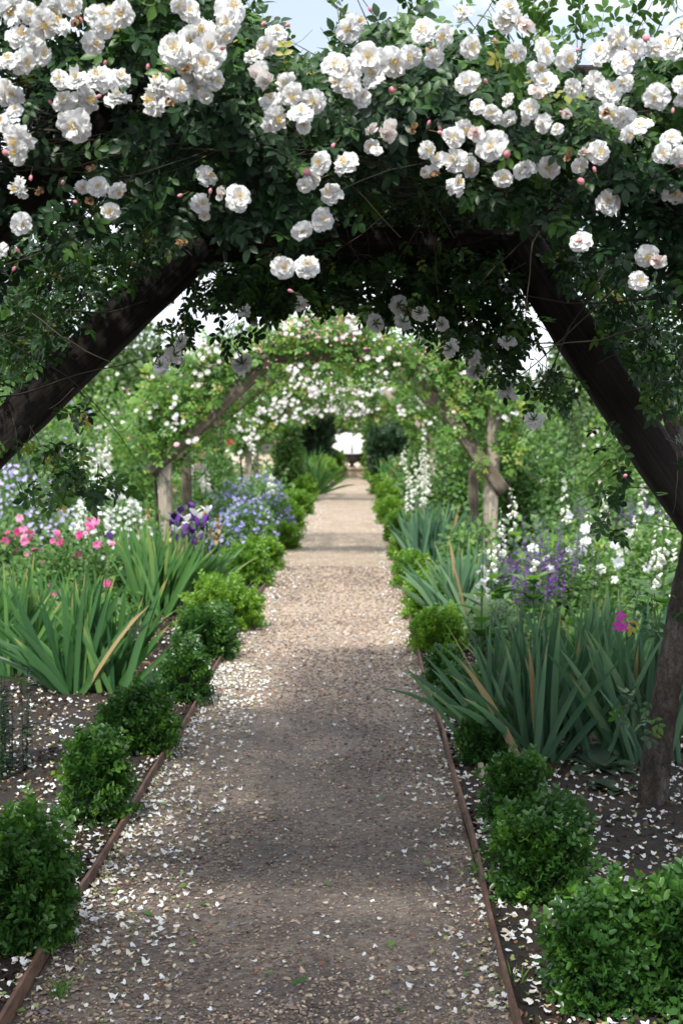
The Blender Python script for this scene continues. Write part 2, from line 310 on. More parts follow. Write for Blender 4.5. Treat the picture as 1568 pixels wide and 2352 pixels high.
def ico_t(sub=1):
    t = (1 + 5 ** .5) / 2
    V = [(-1, t, 0), (1, t, 0), (-1, -t, 0), (1, -t, 0), (0, -1, t), (0, 1, t), (0, -1, -t), (0, 1, -t), (t, 0, -1), (t, 0, 1), (-t, 0, -1), (-t, 0, 1)]
    F = [(0, 11, 5), (0, 5, 1), (0, 1, 7), (0, 7, 10), (0, 10, 11), (1, 5, 9), (5, 11, 4), (11, 10, 2), (10, 7, 6), (7, 1, 8), (3, 9, 4), (3, 4, 2), (3, 2, 6), (3, 6, 8), (3, 8, 9), (4, 9, 5), (2, 4, 11), (6, 2, 10), (8, 6, 7), (9, 8, 1)]
    V = [np.array(v) / np.linalg.norm(v) for v in V]
    for _ in range(sub):
        cache = {}; NF = []
        def mid(a, b):
            k = (min(a, b), max(a, b))
            if k not in cache: v = V[a] + V[b]; V.append(v / np.linalg.norm(v)); cache[k] = len(V) - 1
            return cache[k]
        for a, b, c in F:
            x, y, z = mid(a, b), mid(b, c), mid(c, a); NF += [(a, x, z), (b, y, x), (c, z, y), (x, y, z)]
        F = NF
    return np.array(V), np.array(F)
ICO0 = ico_t(0); ICO1 = ico_t(1); ICO2 = ico_t(2)

def ribbons(g, P, az, th0, bend, Ln, w, rows=8, twist=0, tint=None, mat=0, fold=.12):
    """sword leaves: each grows from P, leaning th0 towards az and bending further along its length"""
    n = len(P); tint = rng.random(n) if tint is None else tint
    s = np.linspace(0, 1, rows); pos = np.array(P, float).copy(); d2 = np.stack([np.cos(az), np.sin(az), 0 * az], -1); up = np.array([0, 0, 1.])
    fn = np.stack([-np.sin(az), np.cos(az), 0 * az], -1) + rng.normal(size=(n, 3)) * .35 + 0; out_ = []
    for i in range(rows):
        th = th0 + bend * s[i] ** 2; t = unit(np.sin(th)[:, None] * d2 + np.cos(th)[:, None] * up)
        side = unit(np.cross(t, fn)); nn = unit(np.cross(side, t))
        k = (1 - max(0, (s[i] - .45) / .55) ** 1.8) * (.72 + .28 * min(1, s[i] / .3)); ww = (w * k)[:, None] * .5 + .0006
        out_.append(np.stack([pos - side * ww, pos + nn * ww * fold * 2, pos + side * ww], 1))
        pos = pos + t * (Ln / (rows - 1))[:, None]
    V = np.stack(out_, 1).reshape(-1, 3)
    F = []
    for r in range(rows - 1):
        for c in range(2): a = r * 3 + c; F.append((a, a + 1, a + 4, a + 3))
    F = np.array(F); F = (F[None] + (np.arange(n) * rows * 3)[:, None, None]).reshape(-1, 4)
    tv = np.repeat(np.clip(tint, 0, .9), rows * 3).reshape(n, rows, 3); tv = tv + rng.normal(size=(n, 1, 3)) * .03; dry = rng.random(n) < .16
    tv[dry, -1:] = 1.0; tv[dry, -2] = .97; dead = rng.random(n) < .025; tv[dead] = 1.0; g.add(V, F, np.clip(tv, 0, 1).ravel(), mat); return pos
def canes(g, P, D, Ln, sag, r, rows=7, sides=3, tint=None, mat=0, wig=.0):
    n = len(P); tint = rng.random(n) if tint is None else tint
    pos = np.array(P, float).copy(); d = unit(np.array(D, float)); out_ = []; step = (Ln / (rows - 1))[:, None]
    for i in range(rows):
        a = unit(np.cross(d, np.array([.31, .2, .93]))); b = np.cross(d, a); rr = (r * (1 - .6 * i / (rows - 1)))[:, None]
        out_.append(np.stack([pos + (a * math.cos(2 * math.pi * k / sides) + b * math.sin(2 * math.pi * k / sides)) * rr for k in range(sides)], 1))
        pos = pos + d * step; d = unit(d + np.array([0, 0, -1.]) * (sag / rows)[:, None] + rng.normal(size=(n, 3)) * wig)
    V = np.stack(out_, 1).reshape(-1, 3); F = []
    for i in range(rows - 1):
        for k in range(sides): a = i * sides + k; b = i * sides + (k + 1) % sides; F.append((a, b, b + sides, a + sides))
    F = np.array(F); F = (F[None] + (np.arange(n) * rows * sides)[:, None, None]).reshape(-1, 4)
    g.add(V, F, np.repeat(np.clip(tint, 0, 1), rows * sides), mat); return pos, d
def tube(g, pts, rad, sides=10, tint=.5, mat=0, rough=0, cap=True):
    pts = np.array(pts, float); n = len(pts); rad = np.broadcast_to(rad, (n,)); d = unit(np.gradient(pts, axis=0)); V = []
    ref = np.array([.05, 1, .02]) if abs(d[0][1]) < .8 else np.array([1., 0, 0])
    for i in range(n):
        a = unit(np.cross(d[i], ref)); b = np.cross(d[i], a)
        for k in range(sides):
            t = 2 * math.pi * k / sides; rr = rad[i] * (1 + rough * rng.normal())
            V.append(pts[i] + (a * math.cos(t) + b * math.sin(t)) * rr)
    F = [(i * sides + k, i * sides + (k + 1) % sides, (i + 1) * sides + (k + 1) % sides, (i + 1) * sides + k) for i in range(n - 1) for k in range(sides)]
    g.add(V, F, tint, mat)
    if cap:
        c0, c1 = g.n, g.n + 1; b0 = g.n - n * sides
        g.V.append(np.array([pts[0], pts[-1]])); g.T.append(np.full(2, tint if np.isscalar(tint) else .5)); g.n += 2
        g.F.append((np.array([(c0, b0 + (k + 1) % sides, b0 + k) for k in range(sides)]), mat)); e = b0 + (n - 1) * sides
        g.F.append((np.array([(c1, e + k, e + (k + 1) % sides) for k in range(sides)]), mat))
def fnoise(p, f=3., seed=0):
    """cheap smooth noise"""
    p = np.asarray(p, float); o_ = 0
    for k in range(4):
        r_ = np.random.default_rng(seed * 17 + k); d = r_.normal(size=3) * f * (1.7 ** k) / 1.5; o_ = o_ + np.sin(p @ d + r_.random() * 6.28) / (1.35 ** k)
    return o_ / 2.6

def beam(name, p0, p1, w, d, mat, parent, rounding=.25, rough=.006, bow=0):
    """hewn timber from p0 to p1; built along its own z axis so the grain runs lengthwise"""
    p0 = Vector(p0); p1 = Vector(p1); Lg = (p1 - p0).length; rows = max(6, int(Lg / .12)); g = Geo(); V = []; ns = 16
    r_ = np.random.default_rng(abs(hash((round(p0.x, 2), round(p1.z, 2)))) % 9999)
    ph = r_.random(8) * 6.28
    for i in range(rows + 1):
        z = Lg * i / rows
        bx = bow * math.sin(math.pi * i / rows) + .006 * math.sin(z * 3 + ph[0]); by = .006 * math.sin(z * 2.3 + ph[1])
        for k in range(ns):
            a = 2 * math.pi * k / ns; ca, sa = math.cos(a), math.sin(a); e = 2 / (2 + 3 * (1 - rounding) * 1.2)
            x = math.copysign(abs(ca) ** e, ca) * w / 2; y = math.copysign(abs(sa) ** e, sa) * d / 2
            m_ = 1 + .04 * math.sin(z * 4.1 + ph[2] + a) + r_.normal() * rough * 3
            V.append((x * m_ + bx, y * m_ + by, z + (r_.normal() * .004 if 0 < i < rows else r_.normal() * .006)))
    F = [(i * ns + k, i * ns + (k + 1) % ns, (i + 1) * ns + (k + 1) % ns, (i + 1) * ns + k) for i in range(rows) for k in range(ns)]
    g.add(V, F)
    V = np.array(V); g.add([V[:ns].mean(0), V[-ns:].mean(0)], np.zeros((0, 3), int)); b = g.n
    g.F.append((np.array([(b - 2, (k + 1) % ns, k) for k in range(ns)]), 0)); g.F.append((np.array([(b - 1, rows * ns + k, rows * ns + (k + 1) % ns) for k in range(ns)]), 0))
    ob = g.build(name, mat, None, (0, 0, 0)); ob.parent = parent; ob.location = p0 - Vector(ORG[parent.name])
    ob.rotation_mode = 'QUATERNION'; ob.rotation_quaternion = (p1 - p0).to_track_quat('Z', 'Y'); ORG[ob.name] = ORG[parent.name]
    return ob

# ================================================================== SETTING
def sheet(name, x0, x1, y0, y1, z, mat, nx=1, ny=1, amp=0):
    X, Y = np.meshgrid(np.linspace(x0, x1, nx + 1), np.linspace(y0, y1, ny + 1)); Z = np.full_like(X, z)
    if amp: Z = Z + amp * fnoise(np.stack([X, Y, 0 * X], -1), 2.5, 3)
    F = np.array([(j * (nx + 1) + i, j * (nx + 1) + i + 1, (j + 1) * (nx + 1) + i + 1, (j + 1) * (nx + 1) + i) for j in range(ny) for i in range(nx)])
    g = Geo().add(np.stack([X, Y, Z], -1), F); o = g.build(name, mat); tag(o, kind='structure'); return o
XL, XR, PEND = -.93, .43, 45.6
sheet('ground', -600, 600, -200, 900, -.012, 'soil')
sheet('path', XL, XR, -6, PEND, .0, 'path', 10, 300, .003)
def bed(x0, x1):
    return sheet('soil_bed', x0, x1, -3, 44, .025, 'soil', 24, 260, .014)
bed(-4.5, XL - .004); bed(XR + .004, 4.5)
# rusty edging strips
def edging(x, side, label):
    ys = np.linspace(-4, 45.4, 140); wob = .012 * np.sin(ys * .9 + side) + .006 * np.sin(ys * 2.7); V = []; F = []
    h = .05 + .005 * np.sin(ys * 1.7 + side * 2)
    for i, y in enumerate(ys):
        a = x + wob[i] * (1 if y > 4.5 else .5); t = .012
        V += [(a - t / 2, y, -.05), (a - t / 2, y, h[i]), (a + t / 2, y, h[i]), (a + t / 2, y, -.05)]
    for i in range(len(ys) - 1):
        for k in range(3): F.append((i * 4 + k, i * 4 + k + 1, i * 4 + k + 5, i * 4 + k + 4))
    F += [(0, 3, 2, 1), (len(V) - 4, len(V) - 3, len(V) - 2, len(V) - 1)]
    o = Geo().add(V, F).build('path_edging', 'rust', smooth=False); tag(o, label, 'edging', 'rusty edging strips of the path')
edging(XL, 1, 'rusty metal edging strip running along the left side of the gravel path')
edging(XR, 2, 'rusty metal edging strip running along the right side of the gravel path')

# loose gravel
def gravel():
    g = Geo(); N = 60000
    Y = 3.3 + 13 * rng.random(N) ** 2.2; x = XL + .02 + (XR - XL - .04) * rng.random(N)
    keep = rng.random(N) < .45 + .45 * (fnoise(np.stack([x, Y, 0 * x], -1), 3, 5) > -.1) ; keep |= np.minimum(x - XL, XR - x) < .12
    Y = Y[keep]; x = x[keep]; n = len(x)
    s = .0022 + .0042 * rng.random(n) ** 2.2 + .0045 * (rng.random(n) < .03); s *= np.clip(Y / 7, 1, 1.5)
    pos = np.stack([x, Y, .001 + s * .2], -1); az = rng.random(n) * 6.28
    rot = frame(np.stack([np.cos(az), np.sin(az), rng.normal(size=n) * .2], -1), np.stack([rng.normal(size=n) * .25, rng.normal(size=n) * .25, np.ones(n)], -1))
    for k in range(4):
        T = (ICO0[0] * (1 + .28 * np.random.default_rng(k).normal(size=(12, 1))), ICO0[1]); q = np.arange(n) % 4 == k
        sc = np.stack([s, s * (1 + .7 * rng.random(n)), s * (.45 + .3 * rng.random(n))], -1)
        t = rng.beta(1.6, 1.7, n) * .9; t[rng.random(n) < .025] = 1; t[rng.random(n) < .05] = .95
        g.scatter(T, pos[q], rot[q], sc[q], t[q])
    # coarser chippings caught in the soil of the beds beside the edging
    tag(g.build('gravel', 'stone', smooth=False), kind='stuff', label='small loose stones lying on the path', cat='gravel')
gravel()
def petals():
    u = np.linspace(-1, 1, 4); v = np.linspace(0, 1, 4); V = []
    for b in v:
        for a in u:
            w = .5 * math.sin(math.pi * min(b * .62 + .12, 1)) ** .8
            V.append((a * w, b * (1 - .12 * (abs(a) < .5) * (b > .9)), .12 * a * a * b + .14 * math.sin(b * 2.6) + .05 * math.sin(a * 5 + b * 4)))
    F = np.array([(r * 4 + c, r * 4 + c + 1, r * 4 + c + 5, r * 4 + c + 4) for r in range(3) for c in range(3)]); T1 = (np.array(V) - np.array([0, .5, .05]), F)
    T2 = (T1[0] * np.array([.8, 1, -1.6]), F); T3 = (T1[0] * np.array([1.15, .8, 2.3]), F)
    g = Geo(); P = []
    def zone(n, x0, x1, y0, y1, px=1., py=1.3, flip=False, z=.004, d=None):
        a = rng.random(n) ** px; a = 1 - a if flip else a
        x = x0 + (x1 - x0) * a; y = y0 + (y1 - y0) * rng.random(n) ** py
        q = np.stack([x, y, np.full(n, z)], -1)
        k = fnoise(q, 4, 9) + rng.normal(size=n) * .5 > -.25 if d is None else np.ones(n, bool)
        P.append(q[k])
    zone(2700, XL + .01, XL + .38, 4.2, 9.5, 2.4, .9); zone(200, XL + .01, XL + .45, 3.6, 4.6, 1.3); zone(1100, XL + .01, XL + .25, 7, 14, 2.0, 1.1); zone(1300, XL + .01, XL + .35, 13, 32, 1.6)
    zone(760, XR - .01, XR - .22, 3.8, 9.5, 2.0); zone(900, XR - .01, XR - .2, 9, 26, 1.5)
    zone(190, XL + .1, XR - .05, 3.6, 10, 1, 1.3, d=1); zone(160, XL + .1, XR, 9, 30, d=1)
    zone(1700, XL - .02, XL - .32, 3.8, 9.5, 1.3, 1.2, z=.03); zone(1500, XL - .2, -2.1, 5.2, 8.9, 1, 1, z=.034)
    zone(1500, XR + .02, XR + .28, 3.4, 9, 1.2, 1.2, z=.03); zone(300, XR + .2, 1.3, 3.4, 4.6, 1, 1, z=.034); zone(2600, XR + .2, 2.1, 4.3, 7.6, 1, 1, z=.034); zone(700, XR + .02, XR + .4, 8, 16, 1.2, z=.03); zone(600, XL - .02, XL - .5, 9, 16, 1.2, z=.03); zone(350, XL - .2, -1.95, 8.5, 12.5, 1, 1, z=.034)
    P = np.concatenate(P); n = len(P); P[:, 2] += rng.random(n) * .012
    az = rng.random(n) * 6.28; rot = frame(np.stack([np.cos(az), np.sin(az), rng.normal(size=n) * .16], -1), np.stack([rng.normal(size=n) * .24, rng.normal(size=n) * .24, np.ones(n)], -1))
    s = .012 + .013 * rng.random(n); t = rng.random(n); t = np.where(t < .66, t * .9, t); k = rng.integers(0, 3, n); bad = rng.random(n) < .10 + .16 * (np.minimum(np.abs(P[:, 0] - XL), np.abs(P[:, 0] - XR)) < .2); t[bad] = .62 + .38 * rng.random(bad.sum()); s[t > .68] *= .75
    for j, T in enumerate((T1, T2, T3)): q = k == j; g.scatter(T, P[q], rot[q], s[q], t[q])
    tag(g.build('fallen_petals', 'fallen'), kind='stuff', label='fallen white rose petals scattered over path and soil', cat='petals')
petals()
def crumbs():
    g = Geo(); P = []
    for (x0, x1, y0, y1, n) in [(XL - .5, XL - .01, 3.3, 10, 4200), (-2.2, XL - .4, 5, 13, 7200), (XR + .01, XR + .5, 3.2, 10, 4200), (XR + .4, 2.2, 4, 9, 5200)]:
        P.append(np.stack([x0 + (x1 - x0) * rng.random(n), y0 + (y1 - y0) * rng.random(n) ** 1.2, np.full(n, .028)], -1))
    P = np.concatenate(P); n = len(P); s = .003 + .010 * rng.random(n) ** 2.5; T = (ICO0[0] * (1 + .3 * np.random.default_rng(3).normal(size=(12, 1))), ICO0[1])
    g.scatter(T, P, frame(rvec(n), rvec(n)), np.stack([s, s * (1 + rng.random(n)), s * .7], -1), rng.random(n) ** 1.5)
    tag(g.build('soil_crumbs', 'crumb', smooth=False), kind='stuff', label='crumbs of dark soil and bark litter on the beds', cat='litter')
crumbs()
def dropped_leaves():
    g = Geo(); pts = [(430, 2040, .95), (708, 2256, .3), (690, 2262, .25), (625, 2243, .8), (455, 2085, .4), (905, 2170, .85), (975, 1985, .9), (1140, 1990, .9), (840, 1700, .3), (620, 1880, .5), (520, 1990, .3), (150, 2160, .7), (1020, 1740, .4), (930, 2330, .5), (330, 2100, .5), (560, 2150, .2), (60, 2330, .95), (760, 2040, .5), (1085, 2230, .4)]
    P = np.array([tuple(gr(a, b)) for a, b, _ in pts]); P[:, 2] += .012; n = len(P); az = rng.random(n) * 6.28
    g.scatter(LEAF2, P, frame(np.stack([np.cos(az), np.sin(az), .05 + 0 * az], -1), np.array([0, 0, 1.]) + .25 * rng.normal(size=(n, 3))), .028 + .012 * rng.random(n), np.array([c for _, _, c in pts]))
    tag(g.build('fallen_leaves', 'herb_leaf'), kind='stuff', label='a few green and yellow leaves dropped on the gravel', cat='leaves')
dropped_leaves()
for px_, py_, lb_ in ((135, 2290, 'small grass tuft against the left edging strip'), (1190, 2275, 'small grass tuft against the right edging strip'), (1095, 2010, 'tiny weed tuft at the foot of the right edging strip')):
    b_ = gr(px_, py_); b_.x += -.0 ; t_ = thing('grass_tuft', lb_, 'grass tuft', b_); g_ = Geo(); n_ = 26
    ribbons(g_, np.array(b_) + rng.normal(size=(n_, 3)) * np.array([.012, .02, 0]), rng.random(n_) * 6.28, .2 + .6 * rng.random(n_), .6 * rng.random(n_), .03 + .05 * rng.random(n_), np.full(n_, .003), 5, tint=rng.random(n_)); g_.build('blades', 'herb_leaf', t_)

# ================================================================== TIMBER ARCHES
ARCH_G = 'rough timber arches spanning the path'
def arch(label, frames, mat, mat_top=None, loc=None):
    t = thing('timber_arch', label, 'rose arch', loc or (-.3, frames[0]['Y'], 0), ARCH_G)
    for f in frames:
        Y = f['Y']; xl, xr, ph = f['xl'], f['xr'], f['ph']; tl, tr, th = f['tl'], f['tr'], f['th']; w = f.get('w', .14)
        hr = f.get('phr', ph)
        beam('post', (xl + f.get('leanl', 0), Y, -.05), (xl, Y, ph), w * .95, w, f.get('pm', mat), t, .5)
        beam('post', (xr + f.get('leanr', 0), Y, -.05), (xr, Y, hr), w * .95, w, f.get('pm', mat), t, .5)
        dl = Vector((tl - xl, 0, th - ph)).normalized() * .22; dr = Vector((tr - xr, 0, th - f.get('prr', ph))).normalized() * .22
        beam('brace', Vector((xl, Y - w * .35, ph)) - dl, Vector((tl, Y - w * .35, th)), w, w, f.get('bm', mat), t, .35)
        beam('brace', Vector((xr, Y - w * .35, f.get('prr', ph))) - dr, Vector((tr, Y - w * .35, th)), w, w, f.get('bm', mat), t, .35)
        beam('cross_beam', (tl - .25, Y + w * .3, th + .02), (tr + .25, Y + w * .3, f.get('th2', th) + .02), w, w * .9, f.get('bm', mat), t, .35)
    for x, h in ((frames[0]['tl'], frames[0]['th']), (frames[0]['tr'], frames[0]['th'])):
        beam('purlin', (x + .05, frames[0]['Y'] + .1, h + .12), (x + .05, frames[-1]['Y'] + .25, h + .12), .11, .11, frames[0].get('bm', mat), t, .6)
    return t
a1 = at(470, 575, 5.9); b1 = at(40, 985, 5.9); c1 = at(1172, 590, 5.9); d1 = at(1545, 1120, 5.9)
sl_l = (a1.z - b1.z) / (a1.x - b1.x); xl1 = -2.15; phl = b1.z + sl_l * (xl1 - b1.x)
sl_r = (c1.z - d1.z) / (c1.x - d1.x); xr1 = 1.52; phr = d1.z + sl_r * (xr1 - d1.x)
arch1 = arch('dark heavy timber arch nearest the camera, under the big white roses', [
    dict(Y=3.85, xl=xl1, xr=xr1 + .05, ph=phl + .05, prr=phr + .05, phr=phr + .05, tl=a1.x - .02, tr=c1.x + .04, th=2.47, w=.15),
    dict(Y=5.9, xl=xl1, xr=xr1, ph=phl, prr=phr, phr=phr, tl=a1.x, tr=c1.x, th=a1.z + .04, th2=a1.z - .03, w=.175)], 'timber_dark')
arch('weathered second timber arch, its left post pale grey beside the purple irises', [
    dict(Y=16.9, xl=-2.29, xr=1.6, ph=1.22, phr=1.85, prr=1.02, tl=-1.02, tr=.62, th=2.42, w=.17, pm='timber_grey', bm='timber_brown', leanr=-.02, leanl=.02),
    dict(Y=19.4, xl=-2.34, xr=1.58, ph=1.3, phr=1.5, prr=1.3, tl=-1.0, tr=.55, th=2.4, w=.14, pm='timber_brown', bm='timber_brown')], 'timber_grey')
arch('third timber arch along the path, framed inside the second one', [
    dict(Y=30, xl=-2.3, xr=1.6, ph=1.25, tl=-1.0, tr=.55, th=2.35, w=.15, pm='timber_grey', bm='timber_grey'),
    dict(Y=32.2, xl=-2.3, xr=1.6, ph=1.25, tl=-1.0, tr=.55, th=2.35, w=.14)], 'timber_grey')
arch('small pale timber arch fourth along the path', [
    dict(Y=43, xl=-2.28, xr=1.5, ph=1.25, tl=-1.1, tr=.45, th=2.3, w=.2, pm='timber_grey', bm='timber_grey')], 'timber_grey')
arch('farthest timber arch, tiny, in front of the white glare panel', [
    dict(Y=54, xl=-2.28, xr=1.5, ph=1.25, tl=-1.1, tr=.45, th=2.3, w=.2, pm='timber_grey', bm='timber_grey')], 'timber_grey')

# ================================================================== ROSES
def bloom_mesh(seed, openness=1.0):
    r_ = np.random.default_rng(seed); g = Geo()
    layers = [(7, 1.0, .04, 0), (6, .93, .24, .5), (6, .74, .50, .2)] + ([(4, .46, .95, .7)] if seed % 2 else [(3, .42, .6, .7)])
    if openness < .6: layers = [(5, .85, .7, 0), (5, .72, 1.0, .5), (5, .55, 1.5, .2), (4, .36, 2.2, .7)]
    nu, nv = 7, 6
    for li, (n_, rad, tilt, off) in enumerate(layers):
        for k in range(n_):
            a0 = 2 * math.pi * (k + off + r_.normal() * .10) / n_; ln = rad * (1 + r_.normal() * .08); tl = tilt * (1 + r_.normal() * .35) + r_.normal() * .13; ln *= .75 if r_.random() < .12 else 1
            wd = math.pi / n_ * (1.12 + r_.random() * .2) * rad; ph = r_.random(4) * 6.28; V = []
            for j in range(nv):
                v = j / (nv - 1)
                for i in range(nu):
                    u = i / (nu - 1) * 2 - 1
                    w = wd * (v ** .55) * (1.0 if v < .8 else 1 - .25 * ((v - .8) / .2) ** 2)
                    edge = 1 - .13 * u * u * v - .09 * math.exp(-(u * 3.2) ** 2) * (v > .7)
                    rr = ln * v * edge; x = w * u; z = rr * math.tan(min(tl, 1.25)) * .55 * (1 if tl < 1 else 1.5) + .10 * u * u * v + .13 * v * v * math.sin(u * 3.3 + ph[0]) + .085 * v ** 2 * math.sin(u * 7 + ph[1]) - .13 * v ** 3 * (tl < .5) + li * .03
                    shrink = 1 / (1 + max(0, tl - .4) * .55); V.append((x, rr * shrink, z))
            V = np.array(V); c, s = math.cos(a0), math.sin(a0); V = V @ np.array([(c, -s, 0), (s, c, 0), (0, 0, 1)]).T
            F = np.array([(j * nu + i, j * nu + i + 1, (j + 1) * nu + i + 1, (j + 1) * nu + i) for j in range(nv - 1) for i in range(nu - 1)])
            base = r_.random() * .5; t = np.full(len(V), base)
            if openness < .6: t = t * .4 + .55 + .1 * li
            g.add(V * .5, F, np.clip(t, 0, 1), 0)
    for k in range(5):      # sepals and stalk
        g.add(*[place(SLIM, (0, 0, -.03), k * 1.257, .34, -.25)][0], tint=.4, mat=1)
    n0 = Geo(); tube(g, [(0, 0, 0), (0, 0, -.12), (.03, .02, -.3), (.05, .08, -.55)], [.05, .04, .016, .014], 5, .5, 1)
    return g.build('rose_bloom', ['petal', 'stem_green'], None)
def stamen_mesh():
    g = Geo(); n_ = 34; a = rng.random(n_) * 6.28; r0 = .02 + .15 * rng.random(n_) ** .6; pos = np.stack([.3 * r0 * np.cos(a), .3 * r0 * np.sin(a), np.full(n_, .03)], -1)
    tip = np.stack([r0 * np.cos(a), r0 * np.sin(a), .15 + .05 * rng.random(n_)], -1)
    D = tip - pos; canes(g, pos, D, np.linalg.norm(D, axis=1), np.zeros(n_), np.full(n_, .004), 3, 3, np.full(n_, .1))
    g.scatter((ICO0[0] * np.array([1, 1, .7]), ICO0[1]), tip, frame(D, rvec(n_)), np.full(n_, .02), rng.random(n_) * .7)
    return g.build('stamens', 'stamen', None)
def bud_mesh(fat=1.0):
    g = Geo(); V = ICO1[0] * np.array([.19 * fat, .19 * fat, .34]) + np.array([0, 0, .28]); g.add(V, ICO1[1], np.clip(.2 + V[:, 2] * .6, 0, 1), 0)
    g.add(ICO0[0] * np.array([.11, .11, .1]) + np.array([0, 0, -.04]), ICO0[1], .4, 1)
    for k in range(4): V_, F_ = place(SLIM, (0, 0, 0), k * 1.57, .42, 1.15); g.add(V_, F_, .5, 1)
    tube(g, [(0, 0, -.1), (.02, 0, -.5), (.08, .04, -1.0)], [.04, .03, .03], 4, .9, 1)
    return g.build('bud', ['bud', 'stem_green'], None)
protos = [bloom_mesh(s) for s in range(12)] + [bloom_mesh(20, .4), bloom_mesh(21, .4), bloom_mesh(22, .4)]
BM = [o.data for o in protos]; BM[14].materials[0] = M['spent']; st = stamen_mesh(); STM = st.data; bd = bud_mesh(); BUD = bd.data; bd2 = bud_mesh(1.5); BUD2 = bd2.data
for o in protos + [st, bd, bd2]: bpy.data.objects.remove(o)

ROSE_G = 'climbing roses over the arches'
roseL = thing('climbing_rose', 'big white climbing rose on the left half of the nearest arch', 'climbing rose', (-2.3, 6.15, 0), ROSE_G)
roseR = thing('climbing_rose', 'big white climbing rose with cracked grey trunk on the right of the nearest arch', 'climbing rose', (1.24, 5.9, 0), ROSE_G)
FRONT = [(27,15,75),(65,30,60),(45,85,75),(75,95,60),(55,142,70),(20,140,60),(98,128,50),(102,55,70),(135,60,60),(120,20,70),(165,12,60),(235,40,75),(280,30,70),(215,100,65),(240,62,60),
(138,182,45),(175,185,60),(230,180,70),(275,180,60),(150,232,55),(198,228,68),(172,288,78),(270,228,65),(10,212,60),(35,222,50),(35,255,45),(5,284,50),(43,320,75),(40,350,60),(360,232,75),(365,195,60),(410,208,58),
(400,115,75),(440,95,80),(430,130,80),(478,120,85),(470,78,75),(518,80,50),(470,155,80),(435,165,60),(495,185,50),(450,205,60),(472,220,40),(530,22,75),(525,52,60),(435,25,60),(410,10,45),
(612,105,55),(580,130,45),(597,160,48),(635,75,50),(618,190,60,1),(655,190,50),(670,218,55),(622,232,58),(630,272,68),(690,260,60),(720,232,58),(705,250,45),(697,290,40),(770,150,60),(780,190,60),
(475,405,55),(548,455,62),(510,437,34,1),(460,468,50),(470,495,30),(225,428,55),(270,438,50),(255,485,48),(190,430,35),(47,432,52),(49,512,60),(2,577,40),(735,375,62),(715,412,45),(700,425,40),(760,445,56),(740,505,60),(693,530,48),(650,615,55),(705,612,65),(795,376,60),(425,555,24,2),(95,435,22,2),(215,385,20,2),(205,460,24,2),(420,165,26,2),(180,40,26,2),(385,230,20,2)]
FRONTR = [(814,55,60),(799,70,60),(844,132,70),(902,142,70),(800,165,70),(804,200,60),(829,225,55),(860,175,60),(972,70,60),(1019,85,60),(940,130,60),(996,135,50),(1064,30,50),(1080,108,60),(1072,190,58),(1156,50,55),(1190,52,52,1),(1166,18,55),(1184,122,50),
(1248,118,60),(1234,165,60),(1254,190,60),(1240,215,45,1),(1300,135,60),(1314,200,50),(1376,122,72),(1420,85,55),(1408,105,50),(1430,145,60),(1364,190,55),(1398,210,65),(1434,190,45),(1430,270,60),(1470,290,55),(1440,310,50),(1400,262,50),(1507,222,62),(1534,105,75),(1560,75,60),(1498,110,45),(1458,110,50),
(1562,195,45),(1564,230,40),(1540,320,50),(1520,352,55),(1562,358,50),(1549,445,60),(1096,245,45),(1125,258,40),(1166,230,38),(1166,272,42),(1135,265,40),(1216,250,45),(1206,275,35),(1249,283,50),(1299,260,32,1),(1279,297,30),(848,303,32,1),(886,312,50,1),(852,335,40),(864,345,30),
(979,345,45),(1064,295,45),(1092,308,48,1),(1129,335,75),(1042,315,50),(1046,370,65),(1009,370,45),(1079,382,50),(1044,428,58),(976,395,30),(1154,410,50),(1210,388,48),(1194,395,35),(1259,385,55),(1330,380,45),(1374,350,62),(1332,350,30,1),(1396,465,60),(1334,555,60),(1484,588,55),(1512,600,42,1),(1465,645,48),(945,302,22,2),(1300,365,22,2),(1395,255,24,2),(1000,125,30,2),(985,400,22,2)]
BACK = [(370,840,45),(400,815,42),(415,785,40),(410,830,38),(555,835,50),(428,555,28),(560,715,36),(600,705,36),(580,735,32),(690,700,42),(660,690,36),(790,680,40),(50,905,40),(20,1080,60),(15,1050,50),(80,690,40),(220,700,40),(640,700,44),(720,690,40)]
BACKR = [(1225,965,52),(1160,895,45),(1092,850,48),(1085,820,42),(1165,785,45),(1025,770,42),(1035,800,48),(1015,745,36),(965,720,45),(925,740,52),(915,700,46),(862,742,44),(1400,1000,45),(1432,1012,48),(1385,990,36),(1390,1080,40),(1210,960,36),(1500,905,40),(1360,740,38),(1390,770,32),(1070,790,34),(945,690,36)]
BUDS = [(50,62),(45,125),(188,52),(232,218),(198,258),(240,150),(388,162),(418,447),(170,462),(145,423),(72,403),(45,578),(30,622),(672,670),(768,330),(482,445),(516,110),(22,355,1),(855,302),(710,400,1),(610,50),(655,60),(120,240),(340,160)]
BUDSR = [(982,288),(1008,290),(1005,303),(908,204,1),(1057,207),(1117,191),(1265,135),(1275,140),(1330,110),(1438,120),(1480,80,1),(1397,230),(1470,275),(1545,248),(1560,380),(1338,422,1),(1500,438),(1080,103),(852,27),(1160,362,1),(1137,100),(960,55),(1230,290),(1510,250,1),(1366,395),(1250,215),(1325,555),(1432,1095),(1290,260)]
BL = []
